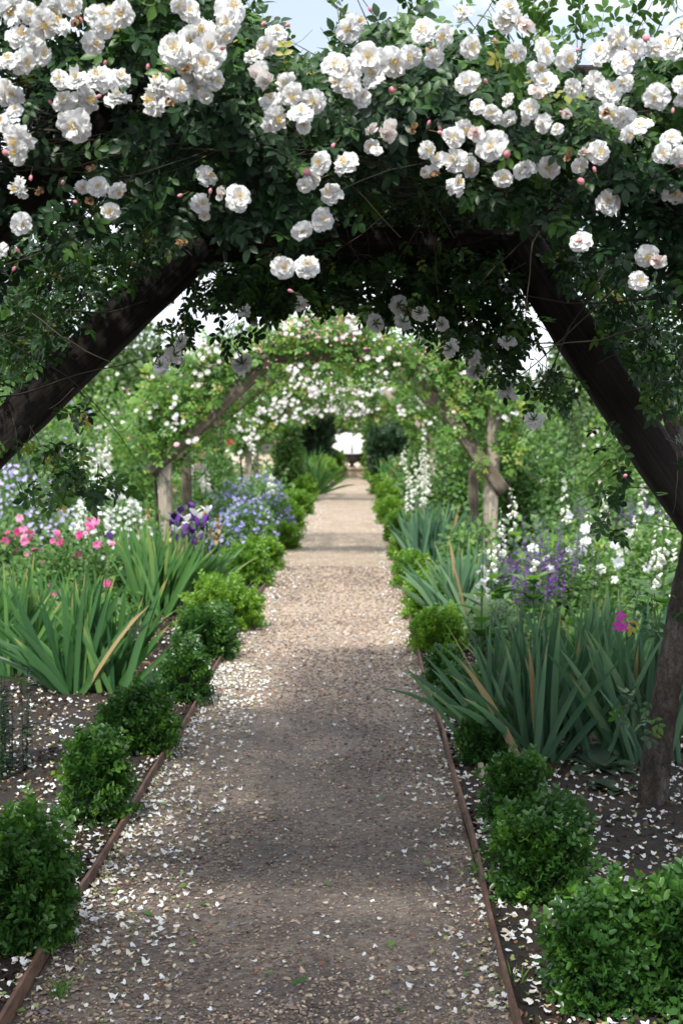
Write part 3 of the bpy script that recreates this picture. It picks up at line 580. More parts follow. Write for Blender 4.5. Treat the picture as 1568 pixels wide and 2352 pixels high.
def put_bloom(root, x, y, d, pink=0, back=False):
    Yd = 3.08 + .12 * random.random() + (.15 if y > 380 else 0) if not back else 5.2 + .9 * random.random()
    p = at(x, y, Yd); s = d / FPX * Yd * 1.0
    to = (Vector((0, 0, CAMZ)) - p).normalized()
    if not back: BL.append((x, y, d))
    if back: n_ = (-to * .6 + Vector((random.gauss(0, .75), .1, random.gauss(-.55, .4)))).normalized()
    else: n_ = (to + Vector((random.gauss(0, .6), 0, random.gauss(.12, .5)))).normalized()
    q = n_.to_track_quat('Z', 'Y') @ Quaternion((0, 0, 1), random.random() * 6.28)
    k = random.randrange(12) if not pink else (14 if pink == 2 else random.choice((12, 13)))
    b = child('rose_bloom', BM[k], root, p, q, s); b.scale = (s * random.uniform(.82, 1.12), s * random.uniform(.82, 1.1), s * (random.uniform(1.0, 1.5) if back else random.uniform(.7, 1.5)))
    if not pink and not back:
        c = bpy.data.objects.new('stamens', STM); COL.objects.link(c); c.parent = b; c.location = (0, 0, .09); c.rotation_euler = (0, 0, random.random() * 6)
    return p
for root, lst, bk in ((roseL, FRONT, BACK), (roseR, FRONTR, BACKR)):
    for e in lst: put_bloom(root, *e)
    for e in bk[:100 - len(lst)]: put_bloom(root, *e, back=True)
for root, lst in ((roseL, BUDS), (roseR, BUDSR)):
    for e in lst:
        Yd = 3.14 + .12 * random.random(); p = at(e[0], e[1], Yd)
        n_ = Vector((random.gauss(0, .6), -.35, random.gauss(.25, .7))).normalized(); q = n_.to_track_quat('Z', 'Y')
        child('bud', BUD2 if len(e) > 2 else BUD, root, p, q, .028 if len(e) > 2 else .021)

# foliage of the nearest arch: positions in metres, three zones
TOPX = [-250, 0, 300, 500, 590, 660, 700, 770, 850, 1000, 1100, 1180, 1300, 1568, 1800]; TOPY = [-150, -130, -90, -60, 30, 105, 125, 95, 40, 45, 60, 105, 115, 85, 60]
BOTX = [-250, 0, 100, 300, 450, 600, 700, 760, 800, 900, 1000, 1150, 1250, 1350, 1450, 1568, 1800]; BOTY = [780, 640, 560, 520, 520, 540, 600, 540, 450, 410, 440, 460, 490, 560, 620, 700, 800]
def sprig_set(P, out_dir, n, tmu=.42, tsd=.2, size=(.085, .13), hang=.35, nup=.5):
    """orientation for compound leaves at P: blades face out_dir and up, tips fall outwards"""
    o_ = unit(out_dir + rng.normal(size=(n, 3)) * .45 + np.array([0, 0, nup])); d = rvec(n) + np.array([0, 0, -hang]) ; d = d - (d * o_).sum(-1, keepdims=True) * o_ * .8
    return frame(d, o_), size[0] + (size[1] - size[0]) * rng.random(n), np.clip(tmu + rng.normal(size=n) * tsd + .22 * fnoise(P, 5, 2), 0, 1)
SEGS = [((470, 575), (-150, 1150), 72, 82), ((1195, 600), (1640, 1250), 72, 82), ((470, 545), (1195, 555), 30, 44)]
def covers_beam(P, wide=1.0):
    """True for growth that would hang straight in front of the bare undersides of the far frame"""
    q = P - np.array([0, 0, CAMZ]); x = 821 + q[:, 0] / q[:, 1] * FPX; y = 981 - q[:, 2] / q[:, 1] * FPX; hit = np.zeros(len(P), bool)
    for (ax, ay), (bx_, by_), wd, _ in SEGS:
        ux, uy = bx_ - ax, by_ - ay; L_ = math.hypot(ux, uy); ux /= L_; uy /= L_; tt = (x - ax) * ux + (y - ay) * uy; dd = np.abs(-(x - ax) * uy + (y - ay) * ux)
        hit |= (tt > 10) & (tt < L_) & (dd < wd * wide)
    return hit & (P[:, 1] < 6.1) & (P[:, 1] > 3.6)
def front_foliage(x0, x1, seed):
    g = Geo(); N = 8200
    px = x0 + (x1 - x0) * rng.random(N); ty = np.interp(px, TOPX, TOPY) + 25; by = np.interp(px, BOTX, BOTY)
    v = rng.random(N); py = ty + (by - ty) * v; dep = rng.random(N) ** 1.4
    P = atn(px, py, 3.27 + .55 * dep + .12 * (v > .6)); bl = np.array(BL); near = (np.hypot(px[:, None] - bl[None, :, 0], py[:, None] - bl[None, :, 1]) < bl[None, :, 2] * .5 + 16).any(1) & (dep < .8)
    dens = np.clip(1.1 - .85 * v, .26, 1) * (.75 + .5 * (fnoise(P, 6, 1) > -.2)); dens = np.where((py > 270) & (py < 420) & (px < 980), dens * .45, dens)
    k = (rng.random(N) < dens) & ~(near & (rng.random(N) < .93)); P = P[k]; n = len(P); vv = v[k]
    rot, s, t = sprig_set(P, np.array([0, -.8, 0]), n, .42, .22, (.062, .10)); t = np.clip(t + .16 - .38 * np.clip((vv - .25) / .35, 0, 1), 0, 1); g.scatter(SPRIG, P, rot, s, t)  # light painted into the leaf tint: paler at the top, darker lower down
    # shoots that rise above the top edge against the sky
    m_ = 26; px = x0 + (x1 - x0) * rng.random(m_); py = np.interp(px, TOPX, TOPY) + 25; P = atn(px, py, 3.3 + .5 * rng.random(m_)); D = np.stack([rng.normal(size=m_) * .6, -.1 + 0 * px, .9 + 0 * px], -1)
    Ln = .05 + .09 * rng.random(m_)
    for f in (.25, .55, .8, 1.0):
        Q = P + unit(D) * (Ln * f)[:, None]; dd = unit(rvec(m_) + unit(D) * .8); g.scatter(SPRIG, Q, frame(dd, rvec(m_) + np.array([0, -.5, .5])),   .06 + .035 * rng.random(m_), .6 + .3 * rng.random(m_))
    return g, (P, D, Ln)
def canopy_foliage(left):
    """the body of the canopy, from the front frame to past the back frame"""
    g = Geo(); N = 34000
    prof = np.array([(xl1 - .15, 1.0), (xl1, phl + .05), (a1.x, a1.z + .12), (c1.x, a1.z + .12), (xr1, phr + .05), (xr1 + .1, .95)])
    seg = np.diff(prof, axis=0); L_ = np.linalg.norm(seg, axis=1); cum = np.concatenate([[0], np.cumsum(L_)]); u = rng.random(N) * cum[-1]; i = np.clip(np.searchsorted(cum, u) - 1, 0, 4)
    f = (u - cum[i]) / L_[i]; xz = prof[i] + seg[i] * f[:, None]; nrm = np.stack([-seg[i][:, 1], seg[i][:, 0]], -1) / L_[i][:, None]
    side = i != 2; off = np.abs(rng.normal(size=N)) * .15 + np.where(side, .02, .03); xz = xz + nrm * off[:, None]
    Y = 3.4 + 4.9 * rng.random(N); P = np.stack([xz[:, 0], Y, xz[:, 1]], -1)
    k = np.where(side, rng.random(N) < .34 * (fnoise(P, 4, 6) > -.15) * (Y < 6.4), rng.random(N) < .95 * (fnoise(P, 3, 8) > -.75)) ; k &= (P[:, 0] < .05) == left
    ppx = 821 + P[:, 0] / Y * FPX; k &= (981 - (P[:, 2] - CAMZ) / Y * FPX) > np.interp(ppx, TOPX, TOPY) + 75; k &= ~(covers_beam(P) & (rng.random(N) < .96))
    # the near side walls stay open so that the garden shows between the frames
    k &= ~(side & (P[:, 2] < 1.72)); P = P[k]; nn = nrm[k]; n = len(P)
    o_ = np.stack([nn[:, 0], 0 * nn[:, 0], nn[:, 1]], -1)
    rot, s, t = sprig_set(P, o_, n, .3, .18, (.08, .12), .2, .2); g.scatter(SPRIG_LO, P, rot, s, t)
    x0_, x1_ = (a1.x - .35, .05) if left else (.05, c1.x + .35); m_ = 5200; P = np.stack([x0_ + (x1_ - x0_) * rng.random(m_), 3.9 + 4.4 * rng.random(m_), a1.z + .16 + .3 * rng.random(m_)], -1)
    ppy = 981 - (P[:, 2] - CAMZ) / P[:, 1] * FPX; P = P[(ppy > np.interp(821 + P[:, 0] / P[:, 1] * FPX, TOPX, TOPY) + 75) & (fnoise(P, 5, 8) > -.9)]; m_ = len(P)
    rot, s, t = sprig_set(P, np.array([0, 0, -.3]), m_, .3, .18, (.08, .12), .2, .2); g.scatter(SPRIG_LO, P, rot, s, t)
    if left:    # unseen leaves added above the view to shade the near path
        m_ = 3600; y_ = 1.4 + 1.17 * rng.random(m_); P = np.stack([-2.4 + 2.3 * rng.random(m_), y_, np.maximum(2.66, CAMZ + .34 * y_) + .28 * rng.random(m_)], -1); rot, s, t = sprig_set(P, np.array([0, 0, .3]), m_, .35, .18, (.08, .12), .2, .5); g.scatter(SPRIG_LO, P, rot, s, t)
    return g
# hanging leaves seen against the light at the far edge of the canopy: (photo x, y, rx, ry, count, near, far)
BLOBS_L = [(520,650,120,45,230,5.7,6.3),(630,640,90,55,230,5.7,6.3),(760,630,80,50,190,5.7,6.3),(720,660,110,28,90,5.6,6.2),(330,560,130,45,130,5.4,6.3),(200,590,130,60,170,5.3,6.3),(60,620,110,90,190,5.2,6.3),(80,780,110,90,150,5.4,6.3),(250,690,90,60,110,5.6,6.3),(20,870,60,60,60,5.6,6.2),
 (400,770,38,34,26,5.7,6.1),(540,760,28,34,15,5.7,6.1),(420,700,50,34,28,5.7,6.1),(150,930,60,38,34,5.0,5.6),(60,1010,70,50,60,4.6,5.2),(140,1060,50,40,40,4.6,5.1),(230,1100,45,38,26,4.6,5.1),(100,1120,60,20,18,4.6,5.1),(600,690,40,22,26,5.7,6.1)]
BLOBS_R = [(930,600,110,70,300,5.6,6.3),(1080,610,110,80,330,5.6,6.3),(1180,680,80,75,200,5.6,6.3),(900,690,80,28,90,5.6,6.2),(1000,700,90,45,160,5.6,6.2),(1080,770,60,40,90,5.6,6.1),(1170,770,60,44,90,5.6,6.1),(1150,840,36,34,28,5.6,6.0),(1240,870,36,50,26,5.4,5.9),(1290,900,30,40,15,5.4,5.9),
 (1330,600,90,60,150,5.2,6.2),(1460,680,90,110,190,5.2,6.2),(1520,860,60,110,120,5.2,6.2),(1390,740,40,70,45,5.7,6.3),(1440,860,36,60,26,5.7,6.3),(1400,1000,34,30,16,5.4,5.8),(1410,1100,26,50,18,5.2,5.7),(1400,1200,26,34,12,5.2,5.7),(1530,1100,30,90,24,4.9,5.4),(1500,1400,60,40,14,5.3,5.7),(1450,1640,60,60,16,5.2,5.7)]
def hanging(g, blobs):
    for (cx, cy, rx, ry, n, y0, y1) in blobs:
        n = int(n * 1.05); a = rng.random(n) * 6.28; r_ = np.sqrt(rng.random(n)) * (1 + .2 * rng.normal(size=n)); P = atn(cx + rx * r_ * np.cos(a), cy + ry * r_ * np.sin(a), y0 + (y1 - y0) * rng.random(n)); P = P[~(covers_beam(P, .9) & (rng.random(n) < .9))]; n = len(P)
        o_ = unit(rng.normal(size=(n, 3)) * .8 + np.array([0, .5, .35])); d = rvec(n) + np.array([0, 0, -.8]); g.scatter(SPRIG, P, frame(d, o_), .07 + .045 * rng.random(n), np.clip(.45 + .25 * rng.normal(size=n), 0, 1))
for root, left, x0, x1, blobs in ((roseL, True, -200, 800, BLOBS_L), (roseR, False, 780, 1800, BLOBS_R)):
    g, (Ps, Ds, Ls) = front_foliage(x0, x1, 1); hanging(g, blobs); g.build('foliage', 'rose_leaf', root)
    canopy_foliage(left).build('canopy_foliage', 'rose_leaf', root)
    c = Geo(); canes(c, Ps, Ds, Ls * 1.05, np.full(len(Ps), .2), np.full(len(Ps), .0022), 5, 3, .6 + .4 * rng.random(len(Ps)))
    # twiggy mass inside the canopy
    n = 300; px = x0 + (x1 - x0) * rng.random(n); py = 190 + 260 * rng.random(n); P = atn(px, py, 3.35 + 2.0 * rng.random(n)); P[:, 2] = np.maximum(P[:, 2], 2.25); P = P[~covers_beam(P, 1.5)]; n = len(P)
    canes(c, P, rng.normal(size=(n, 3)) * np.array([1.3, .35, .22]), .2 + .4 * rng.random(n), .12 * rng.random(n), .0015 + .003 * rng.random(n) ** 2, 9, 3, wig=.13)
    n = 50; sx_ = -1 if left else 1   # canes on the slope between the frames
    xx = (np.linspace(a1.x, xl1, n) if left else np.linspace(c1.x, xr1, n)) ; zz = (a1.z + (xx - a1.x) * sl_l if left else c1.z + (xx - c1.x) * sl_r) + rng.random(n) * .2
    P = np.stack([xx, 3.8 + 2.3 * rng.random(n), zz], -1); P[:, 1] = np.where(covers_beam(P, 1.3), 6.2, P[:, 1]); canes(c, P, np.stack([rng.normal(size=n) * .8, rng.normal(size=n) * .5, rng.normal(size=n) * .5], -1), .25 + .45 * rng.random(n), .3 * rng.random(n), .002 + .003 * rng.random(n) ** 2, 9, 3, wig=.12)
    for (cx, cy, rx, ry, m_, y0, y1) in blobs:
        k = 3 + m_ // 30; P = atn(cx + rx * rng.normal(size=k) * .4, cy - ry * (.6 + .5 * rng.random(k)), y0 + (y1 - y0) * rng.random(k)); canes(c, P, np.stack([rng.normal(size=k) * .6, rng.normal(size=k) * .2, -.7 + rng.normal(size=k) * .3], -1), ry * 1.5 / FPX * y0 * (.8 + .4 * rng.random(k)) + .03, .3 * rng.random(k), np.full(k, .0024), 8, 3, wig=.12)
    tag(c.build('twigs', 'cane', root), kind='stuff')
# trunk of the right rose
g = Geo(); tp = [at(1492, 1880, 5.9), at(1500, 1800, 5.88), at(1512, 1700, 5.88), at(1528, 1600, 5.9), at(1546, 1500, 5.92), at(1562, 1400, 5.93), at(1585, 1290, 5.93), at(1600, 1180, 5.92), at(1560, 900, 5.85), at(1500, 640, 5.7)]
tp[8].y = 6.15; tp[9].y = 6.2; tp[0].z = -.05; tp = np.array([tuple(q) for q in tp]); tt_ = np.linspace(0, 9, 60); tpi = np.stack([np.interp(tt_, range(10), tp[:, k]) for k in range(3)], -1)
tube(g, tpi, np.interp(tt_, [0, .5, 3, 6, 8, 9], [.085, .062, .058, .052, .03, .015]), 14, .5, 0, .05); g.build('trunk', 'bark', roseR)
g = Geo(); tl_ = np.array([(-2.3, 6.15, -.05), (-2.28, 6.15, .5), (-2.35, 6.2, 1.0), (-2.1, 6.2, 1.65), (-1.4, 6.2, 2.3), (-.7, 6.1, 2.7)]); tt_ = np.linspace(0, 5, 40)
tube(g, np.stack([np.interp(tt_, range(6), tl_[:, k]) for k in range(3)], -1), np.interp(tt_, [0, 5], [.05, .012]), 10, .5, 0, .05); g.build('trunk', 'bark', roseL)

# roses on the farther arches
def far_rose(label, Y0, Y1, xl, xr, leaf, n_front, n_body, blooms, bsize, tint, n_parts, pinkish, top=2.95, inner=(-1.05, .62, 2.42, 1.2), mat='rose_leaf_sun', skirt=0.3, density_white=None):
    root = thing('climbing_rose', label, 'climbing rose', (xl, Y0, 0), ROSE_G); g = Geo(); cxm = (xl + xr) / 2
    def region(N, ya, yb):
        x = xl - .25 + (xr - xl + .5) * rng.random(N); z = .95 + (top - .95) * rng.random(N)
        P = np.stack([x, ya + (yb - ya) * rng.random(N), z], -1)
        hl = inner[3] + (inner[2] - inner[3]) * np.clip((x - xl) / (inner[0] - xl), 0, 1); hr = inner[3] + (inner[2] - inner[3]) * np.clip((xr - x) / (xr - inner[1]), 0, 1); hin = np.minimum(hl, hr)
        wob = .16 * fnoise(P, 3.2, int(Y0)) + .10 * fnoise(P, 9, 5)
        u = np.abs(x - cxm) / ((xr - xl) / 2 + .28); hout = top - .25 - .75 * u ** 2.6 + wob * 1.6
        k = (z > hin + .04 + wob * .9 - skirt * (rng.random(N) < .22)) & (z < hout) & (u < 1 + wob * .6)
        k &= rng.random(N) < .55 + .45 * (fnoise(P, 5, 8) > -.35); k &= ~((np.abs(z - hin) < .20) & (np.minimum(hl, hr) < inner[2] - .12 if Y0 < 20 else z > 0) & ((x < cxm) | (rng.random(N) < .6)) & (P[:, 1] < Y0 + .25) & (rng.random(N) < .93)); k &= ~((np.abs(x - xr + .08) < .10) & (z < 1.85) & (P[:, 1] < Y0 + .2)); return P[k]
    P = region(n_front, Y0 - .32, Y0 + .1); n = len(P); rot, s, t = sprig_set(P, np.array([0, -.75, 0]), n, .56, .22, (leaf * .8, leaf * 1.25), .3, .55); g.scatter(SPRIG_LO, P, rot, s, t)
    P2 = region(n_body, Y0, Y1 + .3); n = len(P2); rot, s, t = sprig_set(P2, np.array([0, 0, .4]), n, .45, .2, (leaf, leaf * 1.4), .2, .6); g.scatter(SPRIG_LO, P2, rot, s, t)
    g.build('foliage', mat, root)
    c = Geo(); k = 70; Pc = P[rng.integers(0, len(P), k)]; canes(c, Pc, rng.normal(size=(k, 3)) * np.array([.8, .3, .8]), .4 + .8 * rng.random(k), .7 * rng.random(k), .004 + .004 * rng.random(k), 7, 3, .6 + .4 * rng.random(k), wig=.12)
    for xx in (xl - .1, xr + .1): tube(c, [(xx, Y0 + .2, 0), (xx + .05, Y0 + .15, .6), (xx, Y0 + .1, 1.3)], .02, 6, .5)
    c.build('stems', 'cane', root)
    # blooms: clustered
    cen = P[rng.integers(0, len(P), max(3, blooms // 4))]; Q = cen[rng.integers(0, len(cen), blooms)] + rng.normal(size=(blooms, 3)) * .07; Q[:, 1] = Y0 - .36 - .08 * rng.random(blooms)
    if density_white is not None:
        f = density_white; Q2 = []
        for (x_, z_, rx, rz, m_) in f:
            a = rng.random(m_) * 6.28; r_ = np.sqrt(rng.random(m_)); Q2.append(np.stack([x_ + rx * r_ * np.cos(a), Y0 - .36 - .12 * rng.random(m_), z_ + rz * r_ * np.sin(a)], -1))
        Q = np.concatenate([Q] + Q2)
    n = len(Q); nn = unit(rng.normal(size=(n, 3)) * .45 + np.array([0, -1, .35])); rot = frame(np.cross(nn, rvec(n)), nn); s = bsize * (.7 + .6 * rng.random(n)) * .5; t = np.where(rng.random(n) < pinkish * .5, .4 + .3 * rng.random(n), .3 * rng.random(n))
    order = np.argsort(-s); np_ = min(n_parts, n)
    for j in order[:np_]:
        me = FARM[int(t[j] * 4.99)]; q = Vector(nn[j]).to_track_quat('Z', 'Y') @ Quaternion((0, 0, 1), random.random() * 6); child('rose_bloom', me, root, Q[j], q, s[j])
    if n > np_:
        rr = order[np_:]; gg = Geo(); gg.scatter(DBL, Q[rr], rot[rr], s[rr], t[rr]); tag(gg.build('small_blooms', 'petal_far', root), kind='stuff')
    # pink buds held above the leaves
    nb = 260 if Y0 < 25 else 60; B = P[np.argsort(-P[:, 2] + rng.normal(size=len(P)) * .45)[:nb]].copy(); B[:, 1] = Y0 - .3 - .12 * rng.random(len(B)); B[:, 2] += .04
    gb = Geo(); gb.scatter(ICO0, B, frame(rvec(len(B)), rvec(len(B))), .008 + .007 * rng.random(len(B)), rng.random(len(B)) * .3); tag(gb.build('rosebuds', 'bud', root), kind='stuff')
    return root
FARM = []
for k in range(5):
    o = Geo().scatter(DBL, np.zeros((1, 3)), np.eye(3)[None], np.ones(1), np.array([k / 5 + .05])).build('rose_bloom', 'petal_far'); FARM.append(o.data); bpy.data.objects.remove(o)
far_rose('leafy climbing rose with pink buds and small white blooms over the second arch', 16.9, 19.5, -2.35, 1.68, .17, 9800, 7000, 90, .058, .5, 100, .3, 2.98, (-1.02, .55, 2.36, 1.05),
         density_white=[(-.62, 2.22, .22, .12, 16), (.12, 2.88, .3, .12, 26), (-.1, 2.75, .9, .15, 22), (.35, 2.3, .18, .1, 5), (-.5, 2.05, .2, .12, 6)])
far_rose('climbing rose with loose white clusters over the third arch', 30, 32.3, -2.4, 1.65, .22, 5600, 4200, 120, .085, .5, 80, .12, 2.75, (-1.0, .55, 2.12, 1.0), skirt=.1, density_white=[(-1.5, 1.95, .35, .3, 44), (-.6, 2.45, .5, .3, 60), (.3, 2.4, .5, .2, 34)])
far_rose('dense white climbing rose covering the fourth arch', 43, 44.6, -2.4, 1.6, .26, 3600, 2600, 60, .10, .5, 100, .2, 2.72, (-.9, .4, 1.95, 1.0), skirt=.05, density_white=[(-.1, 2.25, .8, .32, 190), (-.5, 2.35, .5, .3, 70), (-1.1, 2.2, .3, .3, 24)])
far_rose('white and pink climbing rose over the farthest arch', 54, 55.5, -2.5, 1.7, .3, 2800, 2000, 60, .11, .5, 60, .3, 2.6, (-.75, .3, 1.5, .7), skirt=.05, density_white=[(-.1, 2.1, .9, .3, 60)])

# ================================================================== BOX BUSHES
BOX_G = 'low box bushes edging the path'
ORD = ['nearest', 'second', 'third', 'fourth', 'fifth', 'sixth', 'seventh', 'eighth', 'ninth', 'tenth', 'eleventh', 'twelfth', 'thirteenth', 'fourteenth', 'fifteenth', 'sixteenth', 'seventeenth', 'eighteenth']
def bush(name, label, cat, x, y, rx, ry, h, leaf, n, mat='box_leaf', group=None, seed=0, stem=True, T=None, lump=.34, tmu=.42, z0=0.06, core='core', skew=.5):
    root = thing(name, label, cat, (x, y, 0), group); T = T or SHOOT
    d = rvec(n); d[:, 2] = np.where(d[:, 2] < -.55, -d[:, 2], d[:, 2]); rad = 1 + lump * fnoise(d * 2.2 + np.array([x, y, 0]) * 3, 1.6, seed) + lump * .7 * fnoise(d * 4 + x, 3, seed + 3); dep = 1 - .42 * rng.random(n) ** 1.6
    z0 = -.03; d = np.sign(d) * np.abs(d) ** .78; d /= np.maximum(1, np.linalg.norm(d, axis=1, keepdims=True) * .86); cz = z0 + (h - z0) * .5; rad = rad + .22 * (rng.random(n) < .13); lobes = np.array([(0, 0, 1., .8)] + [(.5 * math.cos(a_), .5 * math.sin(a_), .68 + .4 * ((seed * 7 + j_ * 5) % 10) / 10, .52 + .12 * ((seed * 3 + j_) % 3)) for j_, a_ in enumerate(np.arange(5) * 1.257 + seed)]) if T is SHOOT and 'ball' not in name and name != 'yew' else np.array([(0, 0, 1., 1.)])
    lb = lobes[rng.integers(0, len(lobes), n)]; hl_ = (h - z0) * .5 * lb[:, 2]
    P = np.stack([x + (lb[:, 0] + d[:, 0] * lb[:, 3] * rad * dep) * rx, y + (lb[:, 1] + d[:, 1] * lb[:, 3] * rad * dep) * ry, z0 + hl_ + d[:, 2] * hl_ * rad * dep], -1)
    P[:, 2] = np.maximum(P[:, 2], .04)
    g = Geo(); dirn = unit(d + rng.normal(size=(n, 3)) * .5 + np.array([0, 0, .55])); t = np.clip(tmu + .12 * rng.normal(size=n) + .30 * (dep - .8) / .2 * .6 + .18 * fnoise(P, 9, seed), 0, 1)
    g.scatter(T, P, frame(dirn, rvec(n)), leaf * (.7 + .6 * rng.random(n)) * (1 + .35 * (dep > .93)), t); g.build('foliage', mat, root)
    if core:  # dark solid core stands in for the shaded inside of the bush
        V = ICO2[0]; rr = 1 + lump * fnoise(V * 2.2 + np.array([x, y, 0]) * 3, 1.6, seed); V = np.stack([x + V[:, 0] * rx * rr * .62, y + V[:, 1] * ry * rr * .62, np.maximum(cz + V[:, 2] * (h - z0) * .5 * rr * .62, .03)], -1)
        c = Geo().add(V, ICO2[1]);
        k = 9; canes(c, np.stack([x + rng.normal(size=k) * .03, y + rng.normal(size=k) * .03, np.full(k, .0)], -1), np.stack([rng.normal(size=k) * .5, rng.normal(size=k) * .5, np.ones(k)], -1), np.full(k, h * .6), np.zeros(k), np.full(k, .006), 4, 4)
        c.build('twigs', core, root)
    return root
def boxes(lst, side):
    for i, (px, py, wpx, hpx, light) in enumerate(lst):
        # py = foot of the bush
        b = gr(px, py); Y = b.y; rx = wpx / 2 / FPX * Y * (.70 if i < 6 else .86); h = hpx / FPX * Y * (.80 if i < 6 else .9) * (.9, 1.0, .86, 1.08, .94, 1.04, .9)[i % 7]; rx *= (.93, 1.02, 1.08, .92, 1.06, .96, 1.04)[i % 7]
        Y += rx * .7; x = b.x * (Y / b.y)
        n = int(np.clip(3600 * (rx / .17) ** 2 * (5 / Y) ** .9, 200, 5200)); lf = .047 * (1 if Y < 8 else (Y / 8) ** .55)
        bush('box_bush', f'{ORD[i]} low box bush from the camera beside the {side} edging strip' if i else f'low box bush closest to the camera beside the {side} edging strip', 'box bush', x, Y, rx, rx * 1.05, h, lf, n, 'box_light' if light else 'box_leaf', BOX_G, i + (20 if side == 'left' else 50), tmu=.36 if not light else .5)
boxes([(55, 2200, 270, 430, 0), (225, 1905, 160, 240, 0), (320, 1745, 185, 190, 0), (425, 1625, 130, 165, 0), (472, 1520, 140, 130, 0), (497, 1490, 100, 100, 0), (520, 1450, 150, 120, 1), (565, 1350, 110, 90, 1), (600, 1310, 80, 70, 1), (640, 1262, 75, 60, 1), (662, 1222, 62, 60, 1), (684, 1182, 55, 52, 1), (700, 1152, 46, 46, 1), (716, 1130, 44, 42, 1), (730, 1112, 40, 40, 1)], 'left')
boxes([(1375, 2345, 280, 350, 0), (1245, 2090, 235, 240, 0), (1185, 1905, 135, 190, 0), (1115, 1770, 125, 165, 0), (1065, 1640, 115, 100, 0), (1020, 1580, 90, 100, 0), (1005, 1505, 105, 105, 1), (975, 1425, 85, 100, 1), (952, 1352, 75, 75, 1), (935, 1290, 62, 60, 1), (915, 1245, 60, 62, 1), (900, 1205, 55, 56, 1), (888, 1170, 46, 52, 1), (878, 1135, 42, 42, 1), (870, 1112, 38, 38, 1)], 'right')
p_ = gr(1560, 2330); bush('box_bush', 'box bush cut by the right edge of the photo, beyond the closest one', 'box bush', p_.x + .05, p_.y + .05, .12, .13, .30, .056, 2000, 'box_leaf', BOX_G, 77, tmu=.36)
def stub(px, py, h, label):
    b = gr(px, py); r_ = thing('stump', label, 'stump', b); g = Geo(); tube(g, [b, b + Vector((.004, 0, h * .5)), b + Vector((-.004, .004, h))], [.016, .013, .012], 7, .9, 0, .12); g.build('cut_stem', 'timber_grey', r_)
stub(532, 1420, .09, 'short cut stump between box bushes on the left'); stub(1105, 1815, .12, 'short cut stump between box bushes on the right')

# ================================================================== IRISES
IRIS_G = 'clumps of sword leaved iris'
def iris(label, x, y, rx, n, hmin, hmax, mat='iris_leaf', w=.032, lean=.75, tmu=.45, bend=.5, seed=0, fans=None):
    root = thing('iris_clump', label, 'iris', (x, y, 0), IRIS_G); g = Geo(); nf = fans or max(4, n // 9)
    fx = x + rng.normal(size=nf) * rx * .55; fy = y + rng.normal(size=nf) * rx * .45; k = rng.integers(0, nf, n); az0 = rng.random(nf) * .9 - .45
    sgn = np.where(rng.random(n) < .5, 0, math.pi); az = az0[k] + sgn + rng.normal(size=n) * .25
    outw = np.clip((fx[k] - x) / (rx + .01), -1, 1)
    th = lean * rng.random(n) ** 1.3; th *= 1 + .35 * np.sign(np.cos(az)) * outw; Ln = hmin + (hmax - hmin) * rng.random(n) * (1 - .25 * th)
    P = np.stack([fx[k] + np.cos(az) * .03, fy[k] + rng.normal(size=n) * .03, np.full(n, .01)], -1)
    ribbons(g, P, az, th, bend * rng.random(n) * (.3 + th), Ln, w * (.65 + .6 * rng.random(n)), 9, tint=np.clip(tmu + .2 * rng.normal(size=n), 0, .93) + (rng.random(n) < .02) * .12)
    g.build('leaves', mat, root); return root
def gx(px, py): b = gr(px, py); return b.x, b.y
x, y = gx(190, 1600); irisA = iris('dark green iris clump fanning out beside the left box bushes, nearest on the left', x, y, .20, 120, .45, .80, tmu=.36, w=.036, lean=1.0)
x, y = gx(350, 1420); iris('tall pale green iris clump in front of the grey post', x, y, .22, 110, .6, .85, tmu=.68, w=.04, lean=.55)
x, y = gx(430, 1385); irisB = iris('iris clump with purple and white flowers left of the path', x, y, .2, 80, .5, .75, tmu=.5, w=.036, lean=.9)
x, y = gx(5, 1560); iris('iris clump cut by the left edge of the photo', x, y, .22, 90, .5, .8, tmu=.5, w=.036, lean=.9)
x, y = gx(1270, 1740); iris('large blue green iris clump nearest on the right', x, y, .28, 135, .5, .8, 'iris_blue', .032, .8, .55, fans=20)
x, y = gx(1480, 1760); iris('upright blue green iris clump beside the cracked trunk', x, y, .22, 100, .5, .76, 'iris_blue', .034, .6, .55, fans=14)
x, y = gx(1390, 1660); iris('blue green iris clump just behind the large one', x, y, .22, 70, .55, .78, 'iris_blue', .034, .5, .6)
x, y = gx(1085, 1440); iris('pale glaucous iris clump by the second right post', x, y, .2, 70, .5, .75, 'iris_blue', .042, .7, .75)
x, y = gx(1005, 1300); iris('dark green iris clump spilling over box bushes on the right', x, y, .26, 100, .5, .8, 'iris_blue', .04, .6, .45)
x, y = gx(695, 1135); iris('distant spiky iris clump left of the path', x, y, .45, 120, .7, 1.2, 'iris_leaf', .06, .9, .7)
x, y = gx(925, 1125); iris('distant spiky iris clump right of the path', x, y, .4, 90, .6, 1.1, 'iris_leaf', .06, .9, .5)
x, y = gx(80, 1500); iris('grassy iris clump behind the nearest left one', x, y, .3, 80, .4, .65, tmu=.6, w=.03, lean=.7)
x, y = gx(560, 1215);
